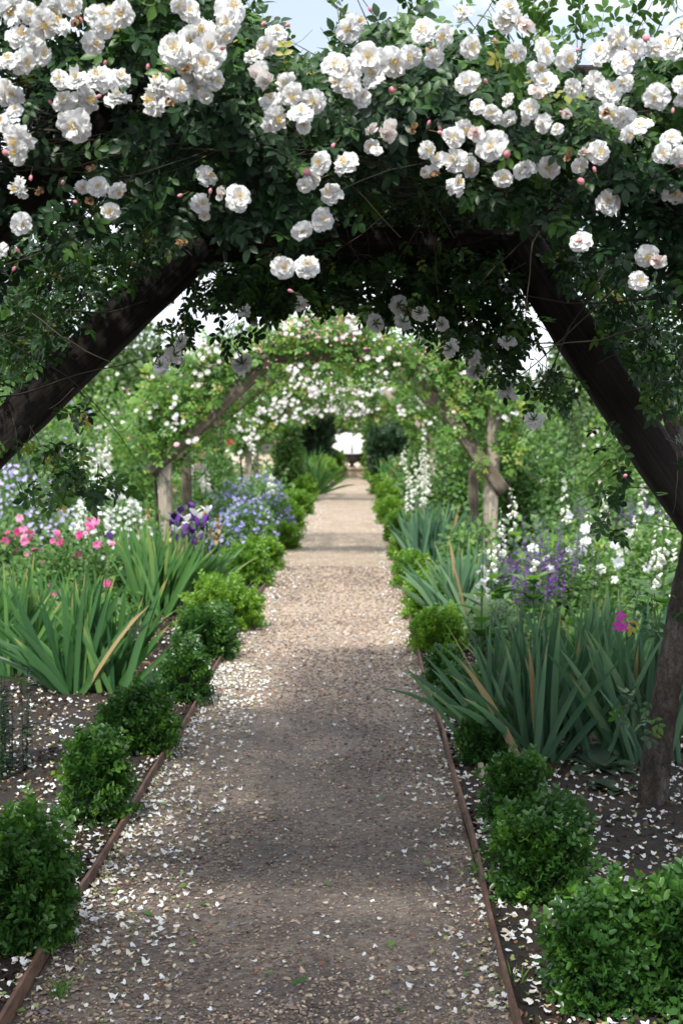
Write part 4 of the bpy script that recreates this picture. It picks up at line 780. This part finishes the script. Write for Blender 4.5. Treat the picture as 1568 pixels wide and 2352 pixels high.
# iris blooms
def iris_flower(root, p, s, dead=False):
    g = Geo(); az = rng.random() * 2
    for k in range(3):
        a = az + k * 2.094
        V, F = place(LEAF2, (0, 0, 0), a, s, -1.0); g.add(V * np.array([1.1, 1.1, 1]) + np.array(p), F, rng.random(), 0)      # falls
        V, F = place(LEAF2, (0, 0, 0), a + 1.05, s * 1.05, 1.15); g.add(V * np.array([1.15, 1.15, 1]) + np.array(p), F, rng.random(), 1)  # standards
    return g.build('flower', ['dry', 'dry'] if dead else ['violet_dark', 'white_fl' if rng.random() < .6 else 'violet_dark'], root)
g = Geo()
for k, (px, py) in enumerate([(400, 1195), (415, 1180), (440, 1172), (428, 1200), (455, 1195), (470, 1200), (405, 1225), (442, 1228), (468, 1222), (425, 1215), (250, 1220), (395, 1210), (448, 1185), (460, 1238), (475, 1180)]):
    p = at(px, py, 12.3 + .5 * random.random()); iris_flower(irisB, p, .085); b = Vector((p.x * .5 + ORG[irisB.name][0] * .5, p.y, 0)); tube(g, [b, (b + p) / 2 + Vector((.02, 0, .05)), p], [.008, .007, .005], 5, .4)
for (px, py) in [(392, 1235), (470, 1172), (500, 1200), (505, 1215), (485, 1225), (430, 1245), (340, 1180), (455, 1250), (495, 1240)]:
    p = at(px, py, 12.5); iris_flower(irisB, p, .05, True)
g.build('flower_stalks', 'stem_green', irisB)

# ================================================================== BORDER PLANTS
FOX_G = 'white foxglove spires in the borders'
def foxglove(label, px, ptop, pbase, Y, mat='foxglove', dens=1.0, width=1.0):
    p0 = at(px, pbase, Y); top = at(px + random.uniform(-8, 8), ptop, Y); x = p0.x; zt = top.z
    z1 = at(px, pbase, Y).z; root = thing('foxglove', label, 'foxglove', (x, Y, 0), FOX_G); g = Geo(); k = 9; ts = np.linspace(0, 1, k)
    lean = top.x - x; pts = np.stack([x + lean * ts ** 2, np.full(k, Y), zt * ts], -1); tube(g, pts, np.linspace(.009, .003, k), 6, .4)
    nl = 14; a = rng.random(nl) * 6.28; zz = rng.random(nl) * max(z1, .2); P = np.stack([np.full(nl, x), np.full(nl, Y), zz], -1); d = np.stack([np.cos(a), np.sin(a), .5 * np.ones(nl)], -1)
    g.scatter(LEAF, P, frame(d, np.array([0, 0, 1.]) + 0 * d), .16 + .08 * rng.random(nl), rng.random(nl)); g.build('stem', 'herb_leaf', root)
    f = Geo(); nb = int(max(14, (zt - z1) / .02 * dens)); u = np.sort(rng.random(nb)); z = z1 + (zt - z1) * u; s = np.interp(u, [0, .6, 1], [.048, .038, .011]) * width * (.85 + .3 * rng.random(nb))
    a = -math.pi / 2 + rng.normal(size=nb) * 1.3; P = np.stack([x + lean * (z / zt) ** 2 + .012 * np.cos(a), Y + .012 * np.sin(a), z], -1)
    d = np.stack([np.cos(a) * .8, np.sin(a) * .8, np.full(nb, -.55)], -1); f.scatter(BELL, P, frame(d, rvec(nb)), s, np.interp(u, [0, .65, 1], [.1, .5, 1]) * (.8 + .2 * rng.random(nb))); f.build('flower_spike', mat, root)
FX = [(1105, 1255, 1370, 9.6, 'white foxglove spire just left of the purple toadflax'), (1148, 1165, 1290, 11.5, 'thin white foxglove spire at the left end of the purple toadflax'), (1182, 1120, 1230, 12.5, 'tall green tipped foxglove rising behind the purple toadflax'),
      (1525, 1170, 1320, 9.2, 'white foxglove with wide bells at the right edge of the border'), (1352 + 150, 1200, 1350, 9.8, 'slim white foxglove left of the wide belled one at the right edge'), (1472, 1085, 1180, 15, 'white foxglove spire under the right brace of the nearest arch'), (1455, 1160, 1260, 13.5, 'small white foxglove among greenery on the right'),
      (1225, 1250, 1330, 10.6, 'short white foxglove inside the purple toadflax'), (1345, 1170, 1240, 13, 'pale foxglove behind the white rose bush on the right'),
      (950, 1040, 1150, 24, 'leftmost foxglove of the white stand by the right box bushes'), (965, 1020, 1120, 25, 'tallest foxglove in the white stand on the right'), (982, 1005, 1130, 23.5, 'white foxglove leaning at the middle of the white stand'), (998, 1030, 1145, 24.5, 'white foxglove near the right end of the white stand'), (940, 1060, 1180, 22, 'low white foxglove in front of the white stand'), (1015, 1050, 1130, 24, 'rightmost foxglove of the white stand'), (922, 1020, 1075, 28, 'faraway foxglove right of the dark yew'), (972, 1060, 1160, 21.5, 'white foxglove at the front of the white stand'),
      (578, 960, 1040, 24, 'solitary tall white foxglove left of the path between arches'), (465, 1035, 1110, 19, 'white foxglove beside the dark second post on the left'), (475, 1060, 1130, 18.5, 'shorter white foxglove beside the dark second post'), (205, 1010, 1090, 19, 'pale foxglove rising over the white phlox'), (225, 1000, 1085, 20, 'taller pale foxglove over the white phlox'), (190, 1020, 1100, 18.5, 'thin pale foxglove left of the pair over the phlox'), (150, 1030, 1110, 20, 'faint foxglove far left behind the phlox'), (640 - 20, 1080, 1140, 22, 'small foxglove in the blue geraniums'), (1300, 1105, 1200, 15, 'slender white foxglove well behind the right end of the toadflax'), (1556, 1215, 1400, 8.8, 'foxglove touching the right edge of the photo'), (1388, 1110, 1200, 16, 'distant slim foxglove left of the one under the right brace'), (1128, 1230, 1330, 11, 'short slim foxglove by the foot of the right grey post'), (248, 985, 1080, 21, 'tallest pale foxglove left of the second arch'), (172, 975, 1075, 22, 'tall faint foxglove behind the white phlox'), (448, 1010, 1090, 20, 'slim foxglove between the two left posts')]
for e in FX: foxglove(e[4], e[0], e[1], e[2], e[3], width=1.45 if e[3] >= 18 else 1.0)

def mound(name, label, cat, px, pbase, wpx, hpx, leaf, n, mat, flowers=None, group=None, T=None, stems=0, sink=.0, dpt=1.0, lump=.2, spread=1.0, Y=None, tmu=.5):
    """a leafy perennial or shrub whose foot stands at the photo position, with its flowers scattered over the top"""
    b = gr(px, pbase); Y = Y or b.y; x = at(px, pbase, Y).x; rx = wpx / 2 / FPX * Y; h = hpx / FPX * Y if Y == b.y else at(px, pbase - hpx, Y).z
    root = thing(name, label, cat, (x, Y, 0), group); g = Geo()
    d = rvec(n); d[:, 2] = np.abs(d[:, 2]); q = rng.random(n) ** .45; rad = (1 + lump * fnoise(d * 2 + x, 2, int(px))) * q
    P = np.stack([x + d[:, 0] * rx * rad, Y + d[:, 1] * rx * dpt * rad, .02 + h * d[:, 2] * rad * .95 + .0], -1); dirn = unit(rng.normal(size=(n, 3)) * .6 + d * .5 + np.array([0, -.1, .3]))
    g.scatter(T or LEAF, P, frame(dirn, rvec(n) * .6 + np.array([0, -.5, .8])), leaf * (.7 + .6 * rng.random(n)), np.clip(tmu + .22 * rng.normal(size=n) + .2 * fnoise(P, 4, 1) + .15 * (q - .7), 0, 1)); 
    if stems: canes(g, np.stack([x + rng.normal(size=stems) * rx * .45, Y + rng.normal(size=stems) * rx * .4, np.zeros(stems)], -1), np.stack([rng.normal(size=stems) * .18, rng.normal(size=stems) * .18, np.ones(stems)], -1), h * (.7 + .35 * rng.random(stems)), np.zeros(stems), np.full(stems, .003), 5, 3)
    g.build('foliage', mat, root)
    for (fT, fm, fn, fs, mode, fname) in (flowers or []):
        if mode == 'top':
            d = rvec(fn); d[:, 2] = np.abs(d[:, 2]); d[:, 1] -= .3; d = unit(d); rad = (1.03 + lump * fnoise(d * 2 + x, 2, int(px))) * (.88 + .14 * rng.random(fn)); P = np.stack([x + d[:, 0] * rx * rad, Y + d[:, 1] * rx * dpt * rad, .02 + h * d[:, 2] * rad], -1)
        else:
            c_ = rvec(mode); c_[:, 2] = np.abs(c_[:, 2]); c_[:, 1] = -np.abs(c_[:, 1]) * .5; c_ = unit(c_); kk = rng.integers(0, mode, fn); P = np.stack([x + c_[kk, 0] * rx, Y + c_[kk, 1] * rx * dpt, h * c_[kk, 2] * .98 + .03], -1) + rng.normal(size=(fn, 3)) * np.array([.07, .03, .05]) * (fs / .04)
        nn = unit(rng.normal(size=(fn, 3)) * .5 + np.array([0, -.8, .5])); ff = Geo(); s = fs * .5 * (.75 + .5 * rng.random(fn)); rot = frame(np.cross(nn, rvec(fn)), nn)
        if fn <= 24 and 'far' not in fname:
            for j in range(fn):
                Geo().scatter(fT, P[j:j + 1], rot[j:j + 1], s[j:j + 1], rng.random(1)).build('flower', fm, root)
        else:
            ff.scatter(fT, P, rot, s, rng.random(fn)); tag(ff.build(fname.replace('far ', '').replace(' ', '_'), fm, root), kind='stuff')
    return root
def spikes(name, label, cat, px, pbase, wpx, hpx, n, mat_leaf, mat_fl, fsize, frac=.4, group=None, Y=None, leaf=.045, nl=26, nf=26):
    b = gr(px, pbase); Y = Y or b.y; x = at(px, pbase, Y).x; rx = wpx / 2 / FPX * Y; h = at(px, pbase - hpx, Y).z
    root = thing(name, label, cat, (x, Y, 0), group); g = Geo(); f = Geo()
    bx = x + (rng.random(n) * 2 - 1) * rx; by = Y + (rng.random(n) * 2 - 1) * min(rx, .5); H = h * (.72 + .33 * rng.random(n)); D = np.stack([(bx - x) * .25 + rng.normal(size=n) * .05, rng.normal(size=n) * .06, np.ones(n)], -1); D = unit(D)
    P0 = np.stack([bx, by, np.zeros(n)], -1); canes(g, P0, D, H, np.zeros(n), np.full(n, .0028), 4, 3, np.full(n, .4))
    k = np.repeat(np.arange(n), nl); u = rng.random(n * nl) * (1 - frac * .8); P = P0[k] + D[k] * (H[k] * u)[:, None]; a = rng.random(n * nl) * 6.28; d = np.stack([np.cos(a), np.sin(a), .55 + 0 * a], -1)
    g.scatter(SLIM, P, frame(d, np.array([0, 0, 1.]) + rng.normal(size=d.shape) * .3), leaf * (.7 + .6 * rng.random(n * nl)), rng.random(n * nl)); g.build('foliage', mat_leaf, root)
    k = np.repeat(np.arange(n), nf); u = 1 - frac * rng.random(n * nf); P = P0[k] + D[k] * (H[k] * u)[:, None]; a = rng.random(n * nf) * 6.28; d = np.stack([np.cos(a), np.sin(a), .3 + 0 * a], -1)
    f.scatter(DIAM, P, frame(d, rvec(n * nf)), fsize * np.interp(u, [1 - frac, 1], [1.2, .45]) * (.7 + .6 * rng.random(n * nf)), rng.random(n * nf)); tag(f.build('flower_spikes', mat_fl, root), kind='stuff')
    return root
TG = 'purple toadflax clumps'
for px, pb, w, h, lab in [(1160, 1440, 90, 190, 'purple toadflax at the left of its stand beside the right box bushes'), (1215, 1450, 110, 275, 'tallest purple toadflax, in the middle of its stand'), (1270, 1440, 100, 240, 'purple toadflax right of the tallest clump'), (1315, 1430, 80, 215, 'purple toadflax at the right end of its stand'), (1235, 1470, 120, 190, 'lower purple toadflax in front of its stand')]:
    spikes('toadflax', lab, 'toadflax', px, pb, w, h, 18, 'grey_leaf', 'purple', .022, .45, TG, leaf=.035, nf=30)
spikes('toadflax', 'faint violet toadflax under the right brace of the nearest arch', 'toadflax', 1420, 1330, 190, 210, 26, 'herb_leaf', 'purple', .022, .3, TG, leaf=.05)
spikes('toadflax', 'unopened green toadflax stems at the right behind the irises', 'toadflax', 1420, 1470, 200, 240, 34, 'herb_leaf', 'foxglove', .010, .15, TG, leaf=.05, nf=10, nl=40)
spikes('toadflax', 'tall violet spires far left behind the white phlox', 'toadflax', 90, 1230, 200, 250, 26, 'herb_leaf', 'purple', .035, .35, TG, leaf=.07)
# left border
mound('rose_bush', 'low pink rose bush with a cluster of bright pink blooms on the left', 'rose bush', 150, 1420, 290, 200, .05, 5200, 'herb_leaf', [(DBL, 'pink', 22, .075, 5, 'flower'), (DBL, 'pink', 16, .05, 'top', 'far blooms')], 'rose bushes', T=DIAM, stems=24)
mound('rose_bush', 'pink rose bush cut by the left edge under trailing leaves', 'rose bush', 0, 1330, 200, 160, .05, 3000, 'herb_leaf', [(DBL, 'pink', 14, .08, 3, 'flower')], 'rose bushes', T=DIAM)
mound('phlox', 'mass of white flowers in front of the left grey post', 'phlox', 255, 1310, 190, 205, .05, 4200, 'herb_leaf', [(FLAT5, 'white_fl', 520, .05, 'top', 'blossoms')], 'pale flowering clumps', T=SLIM, stems=50)
mound('phlox', 'pale lilac flower mass at the left edge behind pink roses', 'phlox', 60, 1290, 230, 190, .06, 3600, 'herb_leaf', [(FLAT5, 'lilac', 420, .055, 'top', 'blossoms')], 'pale flowering clumps', T=SLIM, stems=40)
mound('phlox', 'white and lilac flowers farther left, below the foxgloves', 'phlox', 180, 1215, 220, 140, .07, 3000, 'herb_leaf', [(FLAT5, 'white_fl', 260, .07, 'top', 'blossoms'), (FLAT5, 'lilac', 160, .07, 'top', 'lilac blossoms')], 'pale flowering clumps', T=SLIM, stems=30)
BG_ = 'blue geraniums along the left box row'
for px, pb, w, h, lab in [(500, 1335, 150, 150, 'nearest mound of blue geranium behind the box bushes'), (565, 1300, 160, 150, 'broad mound of blue geranium beside the lightest box bushes'), (530, 1240, 150, 130, 'blue geranium mound right of the dark second post'), (625, 1240, 110, 100, 'blue geranium mound close to the path edge'), (590, 1185, 130, 90, 'distant blue geranium mound before the third arch')]:
    mound('geranium', lab, 'geranium', px, pb, w, h, .05, 3400, 'herb_leaf', [(FLAT5, 'blue', 260, .042, 'top', 'blossoms')], BG_, T=DIAM, stems=20)
mound('geranium', 'green clump with three magenta flowers between irises on the right', 'geranium', 1385, 1640, 260, 190, .07, 2200, 'herb_leaf', None, None, T=LEAF2, stems=14)
root = bpy.data.objects['geranium.005'] if 'geranium.005' in bpy.data.objects else None
for (px, py) in [(1425, 1415), (1418, 1438), (1436, 1440)]:
    p = at(px, py, 6.55); Geo().scatter(FLAT5, np.array([p]), frame(np.array([[.3, .2, .9]]), np.array([[0, -.6, .7]])), np.array([.027]), np.array([.5])).build('flower', 'magenta', root)
mound('rose_bush', 'red pink flowering bush between the left posts', 'rose bush', 490, 1200, 120, 185, .07, 2600, 'herb_leaf', [(DBL, 'red', 9, .09, 3, 'flower')], 'rose bushes', T=DIAM)
# right border
mound('rose_bush', 'white rose bush behind the purple toadflax', 'rose bush', 1300, 1420, 260, 190, .06, 5200, 'rose_leaf_sun', [(DBL, 'white_fl', 24, .085, 7, 'flower')], 'rose bushes', T=DIAM, stems=20)
mound('rose_bush', 'white rose bush at the right edge among foxgloves', 'rose bush', 1510, 1400, 240, 190, .06, 4200, 'herb_leaf', [(DBL, 'white_fl', 16, .085, 6, 'flower')], 'rose bushes', T=DIAM, stems=20)
mound('fennel', 'feathery green clump between pale iris and toadflax', 'herb', 1140, 1500, 130, 120, .035, 3000, 'grey_leaf', None, None, T=SLIM, stems=40)
mound('foliage_clump', 'feathery yellow green growth behind the right irises', 'herb', 1500, 1560, 200, 150, .04, 3000, 'herb_leaf', None, None, T=SLIM, stems=30)
mound('foliage_clump', 'low green leaves filling behind the pale iris on the right', 'herb', 1060, 1330, 110, 110, .05, 2000, 'herb_leaf', None, None, T=DIAM)
# rosette
def rosette(label, px, py, n, ln, mat):
    b = gr(px, py); r_ = thing('rosette_plant', label, 'plant', b); g = Geo(); a = rng.random(n) * 6.28; e = .25 + .9 * rng.random(n); d = np.stack([np.cos(a), np.sin(a), e], -1); P = np.array(b) + d * .02
    V, F = leaf_t(.32, .06, .55); g.scatter((V, F), P, frame(d, np.array([0, 0, 1.]) + 0 * d), ln * (.7 + .5 * rng.random(n)), rng.random(n) * .7); g.build('leaves', mat, r_)
rosette('rosette of broad grey green leaves below the right irises', 1375, 1775, 26, .15, 'grey_leaf'); rosette('small broad leaved rosette beside the trunk foot', 1420, 1830, 14, .11, 'dark_leaf')
rosette('single low leafy weed at the foot of the left iris', 150, 1590, 10, .07, 'herb_leaf')
spikes('rosemary', 'dark needle leaved shrub cut by the left edge', 'shrub', -10, 1790, 130, 260, 26, 'dark_leaf', 'dark_leaf', .012, .1, leaf=.03, nl=90, nf=4)

# middle distance shrubs and hedges: px, foot, width, height px, Y
SG = 'border shrubs in the middle distance'
MID = [(30, 330, 27, 190, 'rose_leaf_sun', 'pink', 70, 'shrub rose with pink flowers at the far left edge'), (200, 300, 29, 130, 'rose_leaf_sun', 'pink', 90, 'shrub rose speckled with soft pink left of the second arch'), (330, 260, 23, 110, 'rose_leaf_sun', 'pink', 30, 'rambling shrub rose hugging the left side of the second arch'),
       (470, 160, 34, 60, 'herb_leaf', 'pink', 24, 'green shrub seen between the left posts'), (100, 300, 22, 60, 'herb_leaf', 'lilac', 60, 'loose green shrub behind the lilac flowers'),
       (1230, 230, 21, 60, 'herb_leaf', 'white_fl', 10, 'loose green shrub right of the second arch post'), (1310, 270, 27, 120, 'tree_leaf', 'pink', 14, 'broad green shrub on the right beyond the borders'), (1450, 300, 25, 110, 'rose_leaf_sun', 'pink', 30, 'shrub rose with pink dots under the right brace'), (1568, 260, 22, 120, 'herb_leaf', 'lilac', 40, 'green shrub at the far right edge'),
       (1060, 160, 24, 70, 'herb_leaf', 'pink', 10, 'leafy shrub behind the white foxglove stand'), (1150, 200, 34, 110, 'tree_leaf', None, 0, 'tall green shrub behind the right side of the second arch'), (980, 110, 34, 60, 'herb_leaf', 'pink', 14, 'small shrub right of the third arch'), (1190, 130, 17.5, 20, 'herb_leaf', None, 0, 'green growth at the foot of the right grey post'), (660, 80, 33, 30, 'herb_leaf', 'pink', 20, 'small pink flowered shrub left of the path before the spiky iris')]
for px, w, Y, up, mt, fm, fn, lab in MID:
    b = at(px, 981, Y); pb = 981 + CAMZ / Y * FPX
    mound('shrub', lab, 'shrub', px, pb, w, pb - 981 + up, .075 * (Y / 20) ** .6, 5200, mt, [(DBL, 'petal_far' if fm == 'pink' else fm, fn, .07, 'top', 'blossoms')] if fm else None, SG, T=DIAM, Y=Y, lump=.3)
YG = 'dark clipped yews near the end of the path'
bush('yew', 'dark conical yew left of the path end', 'yew', at(715, 1000, 44).x, 44, .62, .6, 1.9, .13, 2600, 'dark_leaf', YG, 91, tmu=.5)
bush('yew', 'dark yew column right of the path end', 'yew', at(892, 1000, 40).x, 40, .45, .5, 1.4, .12, 2600, 'dark_leaf', YG, 92, tmu=.35)
bush('yew', 'lighter green domed yew behind the dark one on the right', 'yew', at(880, 1000, 47).x, 47, .62, .6, 1.95, .13, 2600, 'herb_leaf', YG, 93, tmu=.35)
for i, (px, Y, r_, h, lab) in enumerate([(757, 45, .42, .75, 'rounded bright box ball at the left of the steps'), (853, 46.4, .24, .62, 'rounded box ball at the right of the basin'), (742, 41, .36, .6, 'box mound in shade before the left yew'), (862, 43, .24, .5, 'box mound with pink spikes right of the steps')]):
    bush('box_ball', lab, 'box ball', at(px, 1000, Y).x, Y, r_, r_, h, .09, 1100, 'box_light', 'box balls by the steps', 100 + i, tmu=.5)
spikes('toadflax', 'small pink flower spikes right of the basin', 'toadflax', 845, 1093, 10, 50, 6, 'herb_leaf', 'pink', .05, .6, TG, Y=42)

# dense low planting between the named plants
def undergrowth():
    g = Geo()
    for (x0, x1, y0, y1, n, hh, s) in [(-6, -1.75, 9.5, 14, 5200, .28, .06), (-8, -1.5, 14, 24, 6500, .5, .08), (-12, -1.3, 24, 48, 6000, .6, .12), (.95, 6, 8.4, 13, 5600, .3, .06), (.85, 8, 13, 24, 6500, .5, .08), (.75, 12, 24, 48, 6000, .6, .12), (-1.7, -1.3, 13, 20, 900, .15, .05), (.75, 1.0, 10, 20, 900, .12, .05)]:
        x = x0 + (x1 - x0) * rng.random(n); y = y0 + (y1 - y0) * rng.random(n) ** 1.2; P = np.stack([x, y, 0 * x], -1); P[:, 2] = rng.random(n) * hh * (1 + .6 * fnoise(P, 1.5, 4)); d = unit(rng.normal(size=(n, 3)) * .6 + np.array([0, -.1, .6]))
        g.scatter(DIAM, P, frame(d, rvec(n) * .6 + np.array([0, -.4, .8])), s * (.6 + .8 * rng.random(n)), np.clip(.45 + .25 * rng.normal(size=n) + .25 * fnoise(P, 1.2, 6), 0, 1))
    tag(g.build('undergrowth', 'herb_leaf'), kind='stuff', label='low green growth filling the beds', cat='undergrowth')
undergrowth()

# ================================================================== TREES AND FAR END
TR_G = 'trees beyond the garden'
def tree(label, px, Y, wpx, top_py, n, leaf, mat='tree_leaf', low=.12, cols=9):
    c = at(px, top_py, Y); H = c.z; x = c.x; rx = wpx / 2 / FPX * Y; root = thing('tree', label, 'tree', (x, Y, 0), TR_G)
    g = Geo(); tube(g, [(x, Y, -.1), (x + .05 * rx, Y, H * .3), (x - .04 * rx, Y, H * .62)], [rx * .09 + .08, rx * .07 + .05, rx * .03], 10, .5, 0, .03)
    for k in range(6):
        a = k * 1.05 + random.random(); tube(g, [(x, Y, H * (.2 + .06 * k)), (x + math.cos(a) * rx * .35, Y + math.sin(a) * rx * .35, H * (.35 + .06 * k)), (x + math.cos(a) * rx * .65, Y + math.sin(a) * rx * .65, H * (.5 + .05 * k))], [rx * .04, rx * .03, rx * .01], 6)
    g.build('trunk', 'bark', root)
    g = Geo(); nc = cols * 3; cc = rvec(nc); cc[:, 2] = np.abs(cc[:, 2]) * 1.6 - .8; cen = np.stack([x + cc[:, 0] * rx * .68, Y + cc[:, 1] * rx * .68, H * (.56 + .32 * cc[:, 2] / 1.0)], -1); cr_ = rx * (.28 + .2 * rng.random(nc))
    k = rng.integers(0, nc, n); d = rvec(n); P = cen[k] + d * (cr_[k] * (.75 + .3 * rng.random(n)))[:, None]; P[:, 2] = np.clip(P[:, 2], H * low, H)
    g.scatter(DIAM, P, frame(unit(d + rvec(n)), d + rvec(n) * .5 + np.array([0, 0, .6])), leaf * (.7 + .6 * rng.random(n)), np.clip(.45 + .2 * rng.normal(size=n) + .2 * (rng.random(nc)[k] - .5), 0, 1)); g.build('crown', mat, root)
tree('dark rounded tree top showing above the second arch', 790, 75, 250, 655, 5200, .36, 'tree_leaf', cols=12)
tree('yellow green tree behind the second arch on the left', 560, 85, 330, 760, 5000, .4, 'tree_leaf'); tree('green tree behind the second arch on the right', 1010, 90, 300, 745, 5000, .42, 'tree_leaf')
tree('tall tree behind leaves at the left edge', 60, 60, 380, 650, 6000, .34, 'tree_leaf'); tree('tree between the left edge and the second arch', 290, 75, 340, 740, 5000, .38, 'tree_leaf')
tree('tree seen through canes above the right brace', 1400, 62, 330, 690, 6000, .34, 'tree_leaf'); tree('tree behind the broad shrub on the right', 1240, 80, 300, 860, 5000, .38, 'tree_leaf'); tree('tree cut by the right edge of the photo', 1640, 55, 320, 760, 5000, .34, 'tree_leaf')
for i, (px, Y, w, up, lab) in enumerate([(690, 62, 130, 60, 'dark hedge left of the white glare panel'), (905, 64, 110, 60, 'green hedge right of the white glare panel'), (420, 66, 420, 90, 'long hedge closing the garden on the left'), (1190, 66, 440, 80, 'long hedge closing the garden on the right'), (30, 60, 380, 60, 'hedge at the far left end of the garden'), (1580, 60, 360, 60, 'hedge at the far right end of the garden')]):
    pb = 981 + CAMZ / Y * FPX; mound('hedge', lab, 'hedge', px, pb, w, pb - 981 + up, .26, 4200, 'tree_leaf', None, 'hedges at the end of the garden', T=DIAM, Y=Y, lump=.15, dpt=.4, tmu=.35)

def boxmesh(g, x0, x1, y0, y1, z0, z1, mat=0, bev=.01):
    V = []
    for z, e in ((z0, 0), (z1 - bev, 0), (z1, bev)):
        V += [(x0 + e, y0 + e, z), (x1 - e, y0 + e, z), (x1 - e, y1 - e, z), (x0 + e, y1 - e, z)]
    F = [(3, 2, 1, 0), (8, 9, 10, 11)] + [(r * 4 + k, r * 4 + (k + 1) % 4, (r + 1) * 4 + (k + 1) % 4, (r + 1) * 4 + k) for r in range(2) for k in range(4)]
    g.add(V, F, .5, mat)
t = thing('brick_step', 'low brick step with pale coping at the end of the path', 'step', (-.2, 45.6, 0))
g = Geo(); boxmesh(g, -1.3, .8, 45.62, 46.0, -.02, .24, bev=0); g.build('riser', 'brick', t, smooth=False); g = Geo(); boxmesh(g, -1.35, .85, 45.57, 46.05, .24, .30); g.build('coping', 'paving', t, smooth=False)
g = Geo(); boxmesh(g, -6, 6, 46.05, 69, -.02, .27, bev=.0); tag(g.build('terrace', 'paving', smooth=False), kind='structure')
t = thing('fountain_basin', 'dark stone basin on a short pedestal with a small grey figure, at the path end', 'fountain', (at(808, 1000, 46.6).x, 46.6, .27))
bx, by, bz = ORG[t.name]
def lathe(g, prof, cx, cy, cz, ns=24, tint=.5):
    V = [(cx + r_ * math.cos(2 * math.pi * k / ns), cy + r_ * math.sin(2 * math.pi * k / ns), cz + z) for r_, z in prof for k in range(ns)]
    g.add(V, [(i * ns + k, i * ns + (k + 1) % ns, (i + 1) * ns + (k + 1) % ns, (i + 1) * ns + k) for i in range(len(prof) - 1) for k in range(ns)], tint)
g = Geo(); lathe(g, [(.001, 0), (.14, 0), (.13, .04), (.06, .07), (.06, .12), (.14, .17), (.30, .22), (.335, .30), (.35, .42), (.37, .43), (.37, .45), (.33, .45), (.31, .38), (.001, .36)], bx, by, bz); g.build('bowl', 'basin', t)
g = Geo(); lathe(g, [(.001, .36), (.06, .36), (.055, .42), (.03, .46), (.045, .55), (.055, .62), (.03, .68), (.035, .73), (.02, .78), (.001, .79)], bx, by, bz, 12); g.build('figure', 'statue', t)
t = thing('low_wall', 'long low coping wall behind the basin', 'wall', (-.2, 60, .27)); g = Geo(); boxmesh(g, -3, 2.6, 60, 60.4, .26, .5); g.build('slab_body', 'paving', t, smooth=False)
t = thing('glare_panel', 'made-up bright white panel with a curved top, for the glare at the end of the path', 'wall', (-.3, 69.5, 0)); g = Geo()  # added white panel standing in for the glare between the far hedges
k_ = 24; xs_ = np.linspace(-1.4, .62, k_); tops = .95 + .36 * np.sqrt(np.maximum(0, 1 - ((xs_ + .39) / 1.05) ** 2)) + .03 * np.sin(xs_ * 9)
V_ = [(x_, y_, z_) for y_ in (69.4, 69.8) for x_, t_ in zip(xs_, tops) for z_ in (0, t_)]; n_ = 2 * k_
F_ = [(2 * j, 2 * j + 2, 2 * j + 3, 2 * j + 1) for j in range(k_ - 1)] + [(n_ + 2 * j, n_ + 2 * j + 1, n_ + 2 * j + 3, n_ + 2 * j + 2) for j in range(k_ - 1)] + [(2 * j + 1, 2 * j + 3, n_ + 2 * j + 3, n_ + 2 * j + 1) for j in range(k_ - 1)] + [(0, 1, n_ + 1, n_), (2 * k_ - 2, n_ + 2 * k_ - 2, n_ + 2 * k_ - 1, 2 * k_ - 1)]
g.add(V_, F_); g.build('slab_body', 'glare_panel', t, smooth=False)
